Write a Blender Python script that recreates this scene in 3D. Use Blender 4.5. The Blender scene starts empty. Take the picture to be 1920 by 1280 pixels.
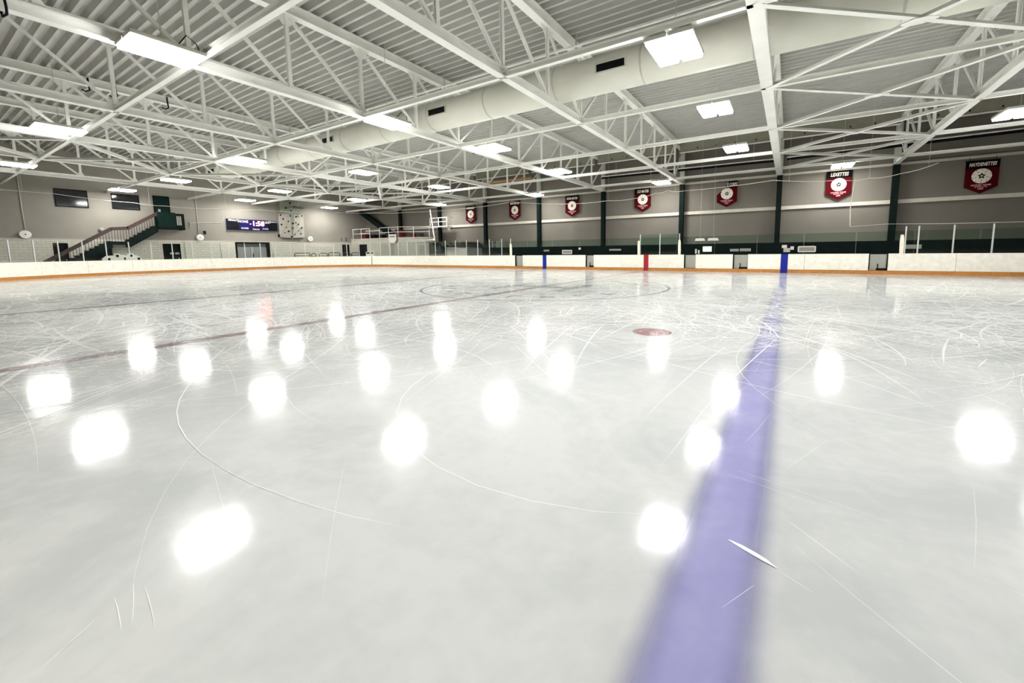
import bpy, bmesh, math, random
from mathutils import Vector, Matrix

random.seed(7)
S = bpy.context.scene
COL = S.collection
R = math.radians
PI = math.pi

# ------------------------------------------------------------------ camera
F_PX, CX, CY = 755.649, 1014.254, 551.463
yaw, pit, rol = R(31.558), R(-6.127), R(-0.649)
cam_d = bpy.data.cameras.new('camera')
cam = bpy.data.objects.new('camera', cam_d)
COL.objects.link(cam)
fw = Vector((-math.sin(yaw) * math.cos(pit), math.cos(yaw) * math.cos(pit), math.sin(pit)))
rt = Vector((math.cos(yaw), math.sin(yaw), 0))
up = rt.cross(fw)
r2 = rt * math.cos(rol) + up * math.sin(rol)
u2 = -rt * math.sin(rol) + up * math.cos(rol)
M = Matrix(((r2.x, u2.x, -fw.x, 7.98), (r2.y, u2.y, -fw.y, -13.277), (r2.z, u2.z, -fw.z, 1.357), (0, 0, 0, 1)))
cam.matrix_world = M
cam_d.sensor_width = 36
cam_d.lens = F_PX / 1920 * 36
cam_d.shift_x = -(CX - 960) / 1920
cam_d.shift_y = (CY - 640) / 1920
cam_d.clip_end = 300
cam_d.clip_start = 0.05
S.camera = cam

# ------------------------------------------------------------------ world, exposure, lamp strength
W = bpy.data.worlds.new('world')
S.world = W
W.use_nodes = True
W.node_tree.nodes['Background'].inputs[0].default_value = (0.6, 0.65, 0.7, 1)
W.node_tree.nodes['Background'].inputs[1].default_value = 0.05
S.view_settings.view_transform = 'Standard'
S.view_settings.look = 'None'
S.view_settings.gamma = 1
S.view_settings.use_curve_mapping = False
S.view_settings.exposure = 0.42
LAMP = 62.0            # radiance of the high bay lamp lenses


# ------------------------------------------------------------------ materials
def srgb(r, g, b):
    f = lambda c: c / 12.92 if c <= 0.04045 else ((c + 0.055) / 1.055) ** 2.4
    return (f(r / 255), f(g / 255), f(b / 255), 1)


MATS = {}


def mat(name, col, rough=0.6, metal=0.0, var=0.08, scale=3.0, spec=0.4, bump=0.0, bscale=40.0, emit=None, estr=0):
    m = bpy.data.materials.new(name)
    m.use_nodes = True
    nt = m.node_tree
    b = nt.nodes['Principled BSDF']
    b.inputs['Roughness'].default_value = rough
    b.inputs['Metallic'].default_value = metal
    b.inputs['Specular IOR Level'].default_value = spec
    tc = nt.nodes.new('ShaderNodeTexCoord')
    nz = nt.nodes.new('ShaderNodeTexNoise')
    nz.inputs['Scale'].default_value = scale
    nz.inputs['Detail'].default_value = 5
    nt.links.new(tc.outputs['Object'], nz.inputs['Vector'])
    rp = nt.nodes.new('ShaderNodeValToRGB')
    rp.color_ramp.elements[0].position = 0.35
    rp.color_ramp.elements[1].position = 0.65
    rp.color_ramp.elements[0].color = tuple(c * (1 - var) for c in col[:3]) + (1,)
    rp.color_ramp.elements[1].color = tuple(min(1, c * (1 + var * 0.6)) for c in col[:3]) + (1,)
    nt.links.new(nz.outputs['Fac'], rp.inputs['Fac'])
    nt.links.new(rp.outputs['Color'], b.inputs['Base Color'])
    if bump:
        n2 = nt.nodes.new('ShaderNodeTexNoise')
        n2.inputs['Scale'].default_value = bscale
        nt.links.new(tc.outputs['Object'], n2.inputs['Vector'])
        bp = nt.nodes.new('ShaderNodeBump')
        bp.inputs['Strength'].default_value = bump
        bp.inputs['Distance'].default_value = 0.01
        nt.links.new(n2.outputs['Fac'], bp.inputs['Height'])
        nt.links.new(bp.outputs['Normal'], b.inputs['Normal'])
    if emit:
        b.inputs['Emission Color'].default_value = emit
        b.inputs['Emission Strength'].default_value = estr
    MATS[name] = m
    return m


def glass_mat(name, tint, refl=0.5):
    m = bpy.data.materials.new(name)
    m.use_nodes = True
    nt = m.node_tree
    nt.nodes.clear()
    o = nt.nodes.new('ShaderNodeOutputMaterial')
    tr = nt.nodes.new('ShaderNodeBsdfTransparent')
    tr.inputs[0].default_value = tint
    gl = nt.nodes.new('ShaderNodeBsdfGlossy')
    gl.inputs['Roughness'].default_value = 0.05
    fr = nt.nodes.new('ShaderNodeFresnel')
    fr.inputs[0].default_value = 1.45
    mu = nt.nodes.new('ShaderNodeMath')
    mu.operation = 'MULTIPLY'
    mu.inputs[1].default_value = refl
    mx = nt.nodes.new('ShaderNodeMixShader')
    nt.links.new(fr.outputs[0], mu.inputs[0])
    nt.links.new(mu.outputs[0], mx.inputs[0])
    nt.links.new(tr.outputs[0], mx.inputs[1])
    nt.links.new(gl.outputs[0], mx.inputs[2])
    nt.links.new(mx.outputs[0], o.inputs[0])
    MATS[name] = m
    return m


steel = mat('white_steel', srgb(249, 249, 242), 0.42, var=0.05, scale=1.5)
steel_d = mat('grey_steel', srgb(196, 196, 184), 0.5, var=0.06)
deck_m = mat('deck_paint', srgb(190, 189, 183), 0.55, var=0.06, scale=1.2)
duct_m = mat('duct_paint', srgb(222, 221, 208), 0.5, var=0.05, scale=1.0, bump=0.15, bscale=3)
wallc = mat('wall_panel_paint', srgb(113, 108, 98), 0.75, var=0.07, scale=0.6)
wall_hi = mat('wall_end_paint', srgb(144, 139, 129), 0.8, var=0.08, scale=0.6)
girt_m = mat('girt_paint', srgb(196, 190, 176), 0.6, var=0.05)
green_d = mat('dark_green_paint', srgb(13, 25, 22), 0.65, var=0.2, spec=0.08)
green_m = mat('green_paint', srgb(12, 34, 29), 0.6, var=0.15, spec=0.1)
black_m = mat('black_paint', srgb(14, 15, 16), 0.6, var=0.2, spec=0.12)
black_g = mat('black_glass', srgb(20, 22, 28), 0.08, var=0.2, spec=0.6)
brown_m = mat('dark_brown_wood', srgb(62, 44, 38), 0.5, var=0.25, scale=9)
tan_m = mat('tan_timber', srgb(170, 132, 88), 0.6, var=0.2, scale=6)
board_m = mat('board_plastic', srgb(244, 240, 226), 0.28, var=0.07, scale=5, spec=0.4)
kick_m = mat('kick_plate_yellow', srgb(188, 128, 62), 0.35, var=0.12, scale=6)
cap_m = mat('cap_plastic', srgb(236, 234, 222), 0.35, var=0.03)
blue_m = mat('blue_stripe_paint', srgb(6, 30, 140), 0.35, var=0.05)
red_m = mat('red_stripe_paint', srgb(160, 30, 38), 0.35, var=0.05)
alu_m = mat('aluminium', srgb(206, 208, 204), 0.35, 0.3, var=0.04)
pad_m = mat('white_padding', srgb(238, 232, 212), 0.6, var=0.05)
gate_m = mat('gate_grey', srgb(160, 160, 150), 0.5, var=0.05)
conc = mat('concrete', srgb(120, 118, 112), 0.8, var=0.15, scale=2)
white_m = mat('white_plastic', srgb(232, 230, 220), 0.45, var=0.03)
grey_door = mat('grey_door_paint', srgb(128, 132, 130), 0.5, var=0.06)
ban_red = mat('banner_red', srgb(70, 3, 11), 0.9, var=0.1, spec=0.1)
ban_blk = mat('banner_black', srgb(10, 7, 11), 0.9, var=0.1, spec=0.1)
ban_wht = mat('banner_cream', srgb(232, 222, 206), 0.7, var=0.05)
ban_pnk = mat('banner_pink', srgb(224, 168, 168), 0.7, var=0.05)
navy_m = mat('scoreboard_navy', srgb(26, 20, 78), 0.5, var=0.12, spec=0.12)
rope_m = mat('rope_white', srgb(222, 218, 204), 0.6)
olive_m = mat('olive_steel', srgb(140, 137, 120), 0.6, var=0.06)
climb_m = mat('climbing_panel', srgb(172, 168, 156), 0.7, var=0.08)
climb_g = mat('climbing_box_grey', srgb(134, 138, 122), 0.7, var=0.08)
red_d = mat('dark_red_plastic', srgb(92, 28, 30), 0.5, var=0.1)
poly_m = mat('netting_rim', srgb(70, 60, 54), 0.6)
glass_t = glass_mat('shield_glass', (0.97, 0.985, 0.975, 1))
glass_g = glass_mat('green_glass', (0.80, 0.89, 0.85, 1))
lamp_e = mat('lamp_lens', (1, 1, 0.97, 1), 0.5, emit=(1.0, 0.985, 0.975, 1), estr=LAMP)
led_e = mat('led_red', (0.9, 0.1, 0.08, 1), 0.5, emit=(1.0, 0.30, 0.22, 1), estr=9)
red_e = mat('red_signal', (0.9, 0.1, 0.08, 1), 0.5, emit=(1.0, 0.28, 0.2, 1), estr=4)
win_e = mat('bright_doorway', srgb(200, 225, 205), 0.5, emit=srgb(205, 235, 212), estr=0.8)


def block_material():
    m = bpy.data.materials.new('painted_block')
    m.use_nodes = True
    nt = m.node_tree
    b = nt.nodes['Principled BSDF']
    b.inputs['Roughness'].default_value = 0.7
    tc = nt.nodes.new('ShaderNodeTexCoord')
    sp = nt.nodes.new('ShaderNodeSeparateXYZ')
    cb = nt.nodes.new('ShaderNodeCombineXYZ')
    nt.links.new(tc.outputs['Object'], sp.inputs[0])
    nt.links.new(sp.outputs['Y'], cb.inputs['X'])
    nt.links.new(sp.outputs['Z'], cb.inputs['Y'])
    br = nt.nodes.new('ShaderNodeTexBrick')
    br.inputs['Scale'].default_value = 1.0
    br.inputs['Brick Width'].default_value = 0.4
    br.inputs['Row Height'].default_value = 0.2
    br.inputs['Mortar Size'].default_value = 0.012
    br.inputs['Color1'].default_value = srgb(206, 202, 188)
    br.inputs['Color2'].default_value = srgb(198, 195, 181)
    br.inputs['Mortar'].default_value = srgb(168, 165, 153)
    nt.links.new(cb.outputs[0], br.inputs['Vector'])
    nt.links.new(br.outputs['Color'], b.inputs['Base Color'])
    bp = nt.nodes.new('ShaderNodeBump')
    bp.inputs['Strength'].default_value = 0.5
    bp.inputs['Distance'].default_value = 0.01
    bp.invert = True
    nt.links.new(br.outputs['Fac'], bp.inputs['Height'])
    nt.links.new(bp.outputs['Normal'], b.inputs['Normal'])
    return m


block_m = block_material()


def ice_material(name, ca, cb_, edge_axis=None, half=0.0, soft=0.0, alpha=1.0):
    """gloss and grain of the ice; markings reuse it with their own pigment and a soft edge"""
    m = bpy.data.materials.new(name)
    m.use_nodes = True
    nt = m.node_tree
    L = nt.links.new
    b = nt.nodes['Principled BSDF']
    b.inputs['IOR'].default_value = 1.33
    b.inputs['Specular IOR Level'].default_value = 0.2
    geo = nt.nodes.new('ShaderNodeNewGeometry')
    # broad patches of polished and worn ice
    n1 = nt.nodes.new('ShaderNodeTexNoise')
    n1.inputs['Scale'].default_value = 0.55
    n1.inputs['Detail'].default_value = 6
    n1.inputs['Roughness'].default_value = 0.62
    n1.inputs['Distortion'].default_value = 1.2
    L(geo.outputs['Position'], n1.inputs['Vector'])
    n2 = nt.nodes.new('ShaderNodeTexNoise')
    n2.inputs['Scale'].default_value = 9
    n2.inputs['Detail'].default_value = 8
    L(geo.outputs['Position'], n2.inputs['Vector'])
    ad = nt.nodes.new('ShaderNodeMath')
    ad.operation = 'MULTIPLY_ADD'
    ad.inputs[1].default_value = 0.28
    L(n2.outputs['Fac'], ad.inputs[0])
    L(n1.outputs['Fac'], ad.inputs[2])
    rp = nt.nodes.new('ShaderNodeValToRGB')
    rp.color_ramp.elements[0].position = 0.50
    rp.color_ramp.elements[1].position = 0.80
    rp.color_ramp.elements[0].color = ca
    rp.color_ramp.elements[1].color = cb_
    L(ad.outputs[0], rp.inputs['Fac'])
    # packed skate tracks: thin veins where two drifting noises cross their middle value
    tot = None
    for sc_, dist_, wid_, off_ in ((0.9, 3.0, 0.012, 3.1), (1.9, 2.2, 0.016, 17.0), (4.2, 1.4, 0.022, 41.0), (0.5, 4.5, 0.008, 77.0)):
        mp = nt.nodes.new('ShaderNodeVectorMath')
        mp.operation = 'ADD'
        mp.inputs[1].default_value = (off_, off_ * 0.7, 0)
        L(geo.outputs['Position'], mp.inputs[0])
        nv = nt.nodes.new('ShaderNodeTexNoise')
        nv.inputs['Scale'].default_value = sc_
        nv.inputs['Detail'].default_value = 2.5
        nv.inputs['Distortion'].default_value = dist_
        L(mp.outputs[0], nv.inputs['Vector'])
        sb = nt.nodes.new('ShaderNodeMath')
        sb.operation = 'SUBTRACT'
        sb.inputs[1].default_value = 0.5
        L(nv.outputs['Fac'], sb.inputs[0])
        ab_ = nt.nodes.new('ShaderNodeMath')
        ab_.operation = 'ABSOLUTE'
        L(sb.outputs[0], ab_.inputs[0])
        vm = nt.nodes.new('ShaderNodeMapRange')
        vm.interpolation_type = 'SMOOTHSTEP'
        vm.inputs['From Min'].default_value = 0.0
        vm.inputs['From Max'].default_value = wid_
        vm.inputs['To Min'].default_value = 1.0
        vm.inputs['To Max'].default_value = 0.0
        L(ab_.outputs[0], vm.inputs['Value'])
        if tot is None:
            tot = vm.outputs[0]
        else:
            mxm = nt.nodes.new('ShaderNodeMath')
            mxm.operation = 'MAXIMUM'
            L(tot, mxm.inputs[0])
            L(vm.outputs[0], mxm.inputs[1])
            tot = mxm.outputs[0]
    # worn zone: everywhere but the freshly flooded patch by the near gate
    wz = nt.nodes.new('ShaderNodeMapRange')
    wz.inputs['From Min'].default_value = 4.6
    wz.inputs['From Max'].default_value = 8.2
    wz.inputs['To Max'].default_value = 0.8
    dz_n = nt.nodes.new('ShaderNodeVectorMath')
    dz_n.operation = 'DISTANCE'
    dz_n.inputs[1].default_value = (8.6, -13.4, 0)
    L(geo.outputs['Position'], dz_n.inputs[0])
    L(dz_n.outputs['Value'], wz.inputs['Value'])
    vz = nt.nodes.new('ShaderNodeMath')
    vz.operation = 'MULTIPLY'
    L(tot, vz.inputs[0])
    L(wz.outputs[0], vz.inputs[1])
    pz = nt.nodes.new('ShaderNodeMapRange')
    pz.inputs['From Min'].default_value = 0.4
    pz.inputs['From Max'].default_value = 0.56
    pz.inputs['To Min'].default_value = 0.25
    L(n1.outputs['Fac'], pz.inputs['Value'])
    vz2 = nt.nodes.new('ShaderNodeMath')
    vz2.operation = 'MULTIPLY'
    L(vz.outputs[0], vz2.inputs[0])
    L(pz.outputs[0], vz2.inputs[1])
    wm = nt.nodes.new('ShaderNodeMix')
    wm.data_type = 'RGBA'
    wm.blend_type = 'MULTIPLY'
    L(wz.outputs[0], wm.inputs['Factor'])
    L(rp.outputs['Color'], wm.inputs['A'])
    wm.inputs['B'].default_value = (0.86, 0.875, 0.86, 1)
    mc = nt.nodes.new('ShaderNodeMix')
    mc.data_type = 'RGBA'
    L(vz2.outputs[0], mc.inputs['Factor'])
    L(wm.outputs['Result'], mc.inputs['A'])
    mc.inputs['B'].default_value = srgb(250, 251, 249)
    L(mc.outputs['Result'], b.inputs['Base Color'])
    mr = nt.nodes.new('ShaderNodeMapRange')
    mr.inputs['From Min'].default_value = 0.35
    mr.inputs['From Max'].default_value = 0.8
    mr.inputs['To Min'].default_value = 0.08
    mr.inputs['To Max'].default_value = 0.125
    L(ad.outputs[0], mr.inputs['Value'])
    L(mr.outputs[0], b.inputs['Roughness'])
    n3 = nt.nodes.new('ShaderNodeTexNoise')
    n3.inputs['Scale'].default_value = 6
    n3.inputs['Detail'].default_value = 4
    L(geo.outputs['Position'], n3.inputs['Vector'])
    bp = nt.nodes.new('ShaderNodeBump')
    bp.inputs['Strength'].default_value = 0.08
    bp.inputs['Distance'].default_value = 0.012
    L(n3.outputs['Fac'], bp.inputs['Height'])
    L(bp.outputs['Normal'], b.inputs['Normal'])
    if edge_axis:
        tc = nt.nodes.new('ShaderNodeTexCoord')
        sp = nt.nodes.new('ShaderNodeSeparateXYZ')
        L(tc.outputs['Object'], sp.inputs[0])
        if edge_axis == 'R':
            ln = nt.nodes.new('ShaderNodeVectorMath')
            ln.operation = 'LENGTH'
            L(tc.outputs['Object'], ln.inputs[0])
            src = ln.outputs['Value']
        else:
            ab = nt.nodes.new('ShaderNodeMath')
            ab.operation = 'ABSOLUTE'
            L(sp.outputs[edge_axis], ab.inputs[0])
            src = ab.outputs[0]
        e = nt.nodes.new('ShaderNodeMapRange')
        e.interpolation_type = 'SMOOTHSTEP'
        e.inputs['From Min'].default_value = half - soft
        e.inputs['From Max'].default_value = half + soft
        e.inputs['To Min'].default_value = alpha
        e.inputs['To Max'].default_value = 0.0
        L(src, e.inputs['Value'])
        L(e.outputs[0], b.inputs['Alpha'])
    else:
        b.inputs['Alpha'].default_value = alpha
    return m


ice_m = ice_material('ice', srgb(186, 189, 188), srgb(204, 206, 204))
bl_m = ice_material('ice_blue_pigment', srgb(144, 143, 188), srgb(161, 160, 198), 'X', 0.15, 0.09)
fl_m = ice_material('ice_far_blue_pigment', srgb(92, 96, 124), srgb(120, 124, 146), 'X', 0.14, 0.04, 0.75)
rl_m = ice_material('ice_red_pigment', srgb(140, 112, 120), srgb(170, 146, 152), 'X', 0.135, 0.045, 0.72)
dot_m = ice_material('ice_dot_pigment', srgb(132, 88, 92), srgb(166, 124, 128), 'R', 0.31, 0.03, 0.88)
cir_m = ice_material('ice_circle_pigment', srgb(112, 118, 136), srgb(150, 154, 166), alpha=0.85)
logo_m = ice_material('ice_logo_pigment', srgb(134, 146, 140), srgb(176, 184, 178), alpha=0.9)
mark_m = ice_material('ice_shavings', srgb(246, 247, 244), srgb(252, 252, 250))
mark_m.node_tree.nodes['Principled BSDF'].inputs['Specular IOR Level'].default_value = 0.2


# ------------------------------------------------------------------ mesh helpers
def link(name, me, m, parent=None, loc=None, smooth=False):
    o = bpy.data.objects.new(name, me)
    if m and not me.materials:
        me.materials.append(m)
    if smooth:
        for p in me.polygons:
            p.use_smooth = True
    if parent is not None:
        o.parent = parent
    if loc is not None:
        o.location = loc
    COL.objects.link(o)
    return o


def mesh(name, v, f):
    me = bpy.data.meshes.new(name)
    me.from_pydata([tuple(a) for a in v], [], f)
    me.update()
    return me


def box_me(x0, x1, y0, y1, z0, z1, name='box'):
    v = [(x, y, z) for x in (x0, x1) for y in (y0, y1) for z in (z0, z1)]
    f = [(0, 1, 3, 2), (4, 6, 7, 5), (0, 4, 5, 1), (2, 3, 7, 6), (0, 2, 6, 4), (1, 5, 7, 3)]
    return mesh(name, v, f)


def bev_me(x0, x1, y0, y1, z0, z1, r, name='box', seg=2):
    me = box_me(x0, x1, y0, y1, z0, z1, name)
    bm = bmesh.new()
    bm.from_mesh(me)
    bmesh.ops.recalc_face_normals(bm, faces=bm.faces)
    bmesh.ops.bevel(bm, geom=bm.edges[:], offset=r, segments=seg, affect='EDGES', profile=0.6)
    bm.to_mesh(me)
    bm.free()
    return me


def extrude_me(profile, p0, p1, upv=(0, 0, 1), name='beam'):
    """profile: 2D points (side, up) swept from p0 to p1"""
    p0, p1 = Vector(p0), Vector(p1)
    d = (p1 - p0).normalized()
    u = Vector(upv)
    s = d.cross(u)
    if s.length < 1e-4:
        s = d.cross(Vector((0, 1, 0)))
    s.normalize()
    u = s.cross(d).normalized()
    n = len(profile)
    v = [p + s * a + u * b for p in (p0, p1) for a, b in profile]
    f = [(i, (i + 1) % n, n + (i + 1) % n, n + i) for i in range(n)]
    f += [tuple(range(n - 1, -1, -1)), tuple(range(n, 2 * n))]
    me = mesh(name, v, f)
    bm = bmesh.new()
    bm.from_mesh(me)
    bmesh.ops.recalc_face_normals(bm, faces=bm.faces)
    bm.to_mesh(me)
    bm.free()
    return me


def I_prof(w, h, tw=0.02, tf=0.025):
    a, b, t = w / 2, h / 2, tw / 2
    return [(-a, -b), (a, -b), (a, -b + tf), (t, -b + tf), (t, b - tf), (a, b - tf), (a, b), (-a, b), (-a, b - tf), (-t, b - tf), (-t, -b + tf), (-a, -b + tf)]


def L_prof(w, h, t=0.014):
    return [(-w / 2, 0), (w / 2, 0), (w / 2, t), (-w / 2 + t, t), (-w / 2 + t, h), (-w / 2, h)]


def R_prof(w, h):
    return [(-w / 2, -h / 2), (w / 2, -h / 2), (w / 2, h / 2), (-w / 2, h / 2)]


def C_prof(r, n=10):
    return [(r * math.cos(2 * PI * i / n), r * math.sin(2 * PI * i / n)) for i in range(n)]


def tube_me(pts, r, n=8, name='tube', closed=False):
    pts = [Vector(p) for p in pts]
    v, f = [], []
    k = len(pts)
    prev = None
    for i, p in enumerate(pts):
        a = pts[(i - 1) % k] if (i or closed) else p
        b = pts[(i + 1) % k] if (i < k - 1 or closed) else p
        t = (b - a).normalized()
        s = t.cross(Vector((0, 0, 1))) if prev is None else prev - t * prev.dot(t)
        if s.length < 1e-3:
            s = t.cross(Vector((0, 1, 0)))
        s.normalize()
        prev = s
        q = t.cross(s)
        for j in range(n):
            an = 2 * PI * j / n
            v.append(p + s * (r * math.cos(an)) + q * (r * math.sin(an)))
    for i in range(k if closed else k - 1):
        for j in range(n):
            a, b = i * n, ((i + 1) % k) * n
            f.append((a + j, a + (j + 1) % n, b + (j + 1) % n, b + j))
    if not closed:
        f += [tuple(range(n - 1, -1, -1)), tuple(range((k - 1) * n, k * n))]
    me = mesh(name, v, f)
    for p in me.polygons:
        p.use_smooth = len(p.vertices) == 4
    return me


def lathe_me(prof, axis='Z', n=24, name='lathe'):
    v, f = [], []
    for r, h in prof:
        for j in range(n):
            a = 2 * PI * j / n
            c = (r * math.cos(a), r * math.sin(a), h)
            v.append(c if axis == 'Z' else ((h, c[0], c[1]) if axis == 'X' else (c[0], h, c[1])))
    for i in range(len(prof) - 1):
        for j in range(n):
            f.append((i * n + j, i * n + (j + 1) % n, (i + 1) * n + (j + 1) % n, (i + 1) * n + j))
    f += [tuple(range(n - 1, -1, -1)), tuple(range((len(prof) - 1) * n, len(prof) * n))]
    return mesh(name, v, f)


def prism_me(poly, plane, d0, d1, name='plate'):
    """polygon in a plane: 'XZ' extruded along Y, 'YZ' along X, 'XY' along Z"""
    n = len(poly)
    tr = {'XZ': lambda a, b, d: (a, d, b), 'YZ': lambda a, b, d: (d, a, b), 'XY': lambda a, b, d: (a, b, d)}[plane]
    v = [tr(a, b, d0) for a, b in poly] + [tr(a, b, d1) for a, b in poly]
    f = [tuple(range(n)), tuple(range(2 * n - 1, n - 1, -1))] + [(i, n + i, n + (i + 1) % n, (i + 1) % n) for i in range(n)]
    me = mesh(name, v, f)
    bm = bmesh.new()
    bm.from_mesh(me)
    bmesh.ops.recalc_face_normals(bm, faces=bm.faces)
    bm.to_mesh(me)
    bm.free()
    return me


def empty(name, loc=(0, 0, 0), rz=0):
    o = bpy.data.objects.new(name, None)
    o.location = loc
    o.rotation_euler = (0, 0, rz)
    o.empty_display_size = 0.2
    COL.objects.link(o)
    return o


def tag(o, label, cat, group=None):
    o['label'] = label
    o['category'] = cat
    if group:
        o['group'] = group
    return o


def struct(name, me, m):
    o = link(name, me, m)
    o['kind'] = 'structure'
    return o


def at(me, loc, name, m, parent):
    return link(name, me, m, parent, loc)


def copy_tree(o, parent=None):
    c = o.copy()
    COL.objects.link(c)
    if parent is not None:
        c.parent = parent
    for ch in list(o.children):
        copy_tree(ch, c)
    return c


_fonts = {}


def text_me(s, size, shear=0.0, depth=0.004, spacing=1.0, bold=0.0):
    cu = bpy.data.curves.new('lettering', 'FONT')
    cu.body = s
    cu.size = size
    cu.shear = shear
    cu.extrude = depth
    cu.offset = bold
    cu.align_x = 'CENTER'
    cu.align_y = 'CENTER'
    cu.space_character = spacing
    cu.resolution_u = 2
    o = bpy.data.objects.new('lettering', cu)
    COL.objects.link(o)
    dg = bpy.context.evaluated_depsgraph_get()
    dg.update()
    me = bpy.data.meshes.new_from_object(o.evaluated_get(dg))
    bpy.data.objects.remove(o)
    me.materials.clear()
    return me


# text facing -Y (read from the ice towards the back wall) / facing +X (on the left wall)
ROT_BACK = (R(90), 0, 0)
ROT_LEFT = (R(90), 0, R(90))


def put_text(s, size, loc, rot, m, parent=None, shear=0.0, sx=1.0, name='lettering', bold=0.0):
    me = text_me(s, size, shear, bold=size * 0.02)
    o = link(name, me, m, parent, loc)
    o.rotation_euler = rot
    o.scale = (sx, 1, 1)
    return o


# ------------------------------------------------------------------ layout constants
TX = [19.05, 12.95, 7.2, 1.1, -5.02, -11.12, -17.2, -23.3, -29.4]     # truss planes
YN = [0.9 + 2.415 * k for k in range(-7, 8)]                          # truss panel points
ZB, ZBT, ZTB, ZT = 6.05, 6.29, 8.38, 8.70                             # chord levels
YROW = [-8.76, -3.93, 0.9, 5.73, 10.56, 15.39]
WX, WY, WXR, WYF = -36.0, 17.9, 31.8, -16.1
BH = 1.03

# ------------------------------------------------------------------ the room shell
floor = struct('floor', box_me(WX, WXR, WYF, WY, -0.15, -0.02), conc)


def wall_box(name, *a, m=wallc):
    return struct(name, box_me(*a), m)


wall_back = wall_box('wall_back', WX, WXR, WY, WY + 0.2, -0.02, 8.9)
wall_left = wall_box('wall_left', WX - 0.2, WX, WYF, WY, 2.56, 8.9, m=wall_hi)
wall_front = wall_box('wall_front', WX, WXR, WYF - 0.2, WYF, -0.02, 8.9)
wall_right = wall_box('wall_right', WXR, WXR + 0.2, WYF, WY, -0.02, 8.9)
# painted block lower wall, slightly proud, with real openings
blk = empty('wall_left_lower')
blk['kind'] = 'structure'
y = WYF
for (a, b, top) in [(-6.9, -6.2, 2.3), (-1.07, 0.06, 2.3), (4.05, 6.98, 2.5), (14.62, 15.5, 2.35)]:
    link('block_wall', box_me(WX - 0.2, WX + 0.06, y, a, -0.02, 2.55), block_m, blk)
    link('lintel', box_me(WX - 0.2, WX + 0.06, a, b, top, 2.55), block_m, blk)
    y = b
link('block_wall', box_me(WX - 0.2, WX + 0.06, y, WY, -0.02, 2.55), block_m, blk)
link('ledge', box_me(WX, WX + 0.085, WYF, WY, 2.55, 2.60), girt_m, blk)

# girts and rails on the back wall
for i, (z0, z1, d) in enumerate([(3.86, 4.08, 0.12), (6.02, 6.16, 0.14), (6.52, 6.60, 0.12), (7.5, 7.58, 0.1)]):
    struct('trim_%d' % (i + 1), box_me(WX, WXR, WY - d, WY, z0, z1), girt_m)
# dark upper wall liner panels, one per bay
for i in range(len(TX) - 1):
    pass

# ------------------------------------------------------------------ roof deck
ceil = empty('ceiling')
ceil['kind'] = 'structure'
P = 0.345
NY = 3


def deck_sheet(x0, x1):
    prof = []
    for k in range(NY):
        b = k * P
        prof += [(b, 8.705), (b + 0.085, 8.705), (b + 0.145, 8.90), (b + 0.285, 8.90)]
    prof.append((NY * P, 8.705))
    v, f = [], []
    for x in (x0, x1):
        v += [(x, yy, z) for yy, z in prof]
    n = len(prof)
    f = [(i, i + 1, n + i + 1, n + i) for i in range(n - 1)]
    return mesh('deck_sheet', v, f)


xs = [WXR] + TX + [WX]
for i in range(len(xs) - 1):
    me = deck_sheet(xs[i + 1], xs[i])
    y = WYF
    while y < WY - 0.2:
        link('deck_sheet', me, deck_m, ceil, (0, y, 0))
        y += NY * P
struct('ceiling_insulation', box_me(WX, WXR, WYF, WY, 8.93, 9.0), black_m)

# ------------------------------------------------------------------ ice and its markings
XR, XL, YS, YNS = 30.5, -33.3, 12.95, -13.75       # far boards at YS, near boards behind the camera at YNS


def arc(cx, cy, r, a0, a1, n):
    return [(cx + r * math.cos(R(a0 + (a1 - a0) * i / n)), cy + r * math.sin(R(a0 + (a1 - a0) * i / n))) for i in range(n + 1)]


RNL, RFL, RR = 12.0, 7.6, 8.5
outline = [(XR - RR, YS)] + arc(XL + RFL, YS - RFL, RFL, 90, 180, 24) + arc(XL + RNL, YNS + RNL, RNL, 180, 270, 32) \
    + arc(XR - RR, YNS + RR, RR, 270, 360, 20) + arc(XR - RR, YS - RR, RR, 0, 90, 20)[:-1]
ice = struct('floor_ice', prism_me(outline, 'XY', -0.02, 0.0), ice_m)


def flat_me(poly, z):
    return mesh('mark', [(a, b, z) for a, b in poly], [tuple(range(len(poly)))])


for xc in (7.77, -7.77):
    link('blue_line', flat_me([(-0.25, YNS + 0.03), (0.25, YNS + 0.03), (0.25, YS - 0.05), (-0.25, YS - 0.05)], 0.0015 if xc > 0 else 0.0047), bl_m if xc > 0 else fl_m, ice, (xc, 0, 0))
link('red_line', flat_me([(-0.18, YNS + 0.03), (0.18, YNS + 0.03), (0.18, YS - 0.05), (-0.18, YS - 0.05)], 0.0047), rl_m, ice, (0, 0, 0))


def ring_me(r0, r1, z, a0=0, a1=360, n=120):
    v, f = [], []
    for i in range(n + 1):
        a = R(a0 + (a1 - a0) * i / n)
        v += [(r0 * math.cos(a), r0 * math.sin(a), z), (r1 * math.cos(a), r1 * math.sin(a), z)]
    f = [(2 * i, 2 * i + 1, 2 * i + 3, 2 * i + 2) for i in range(n)]
    return mesh('ring', v, f)


link('center_circle', ring_me(4.54, 4.62, 0.0056), cir_m, ice)
for dx, dy in ((6.1, -6.71), (-6.1, -6.71), (-6.1, 6.71)):
    link('faceoff_dot', ring_me(0.0, 0.34, 0.002, n=40), dot_m, ice, (dx, dy, 0))
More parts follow.
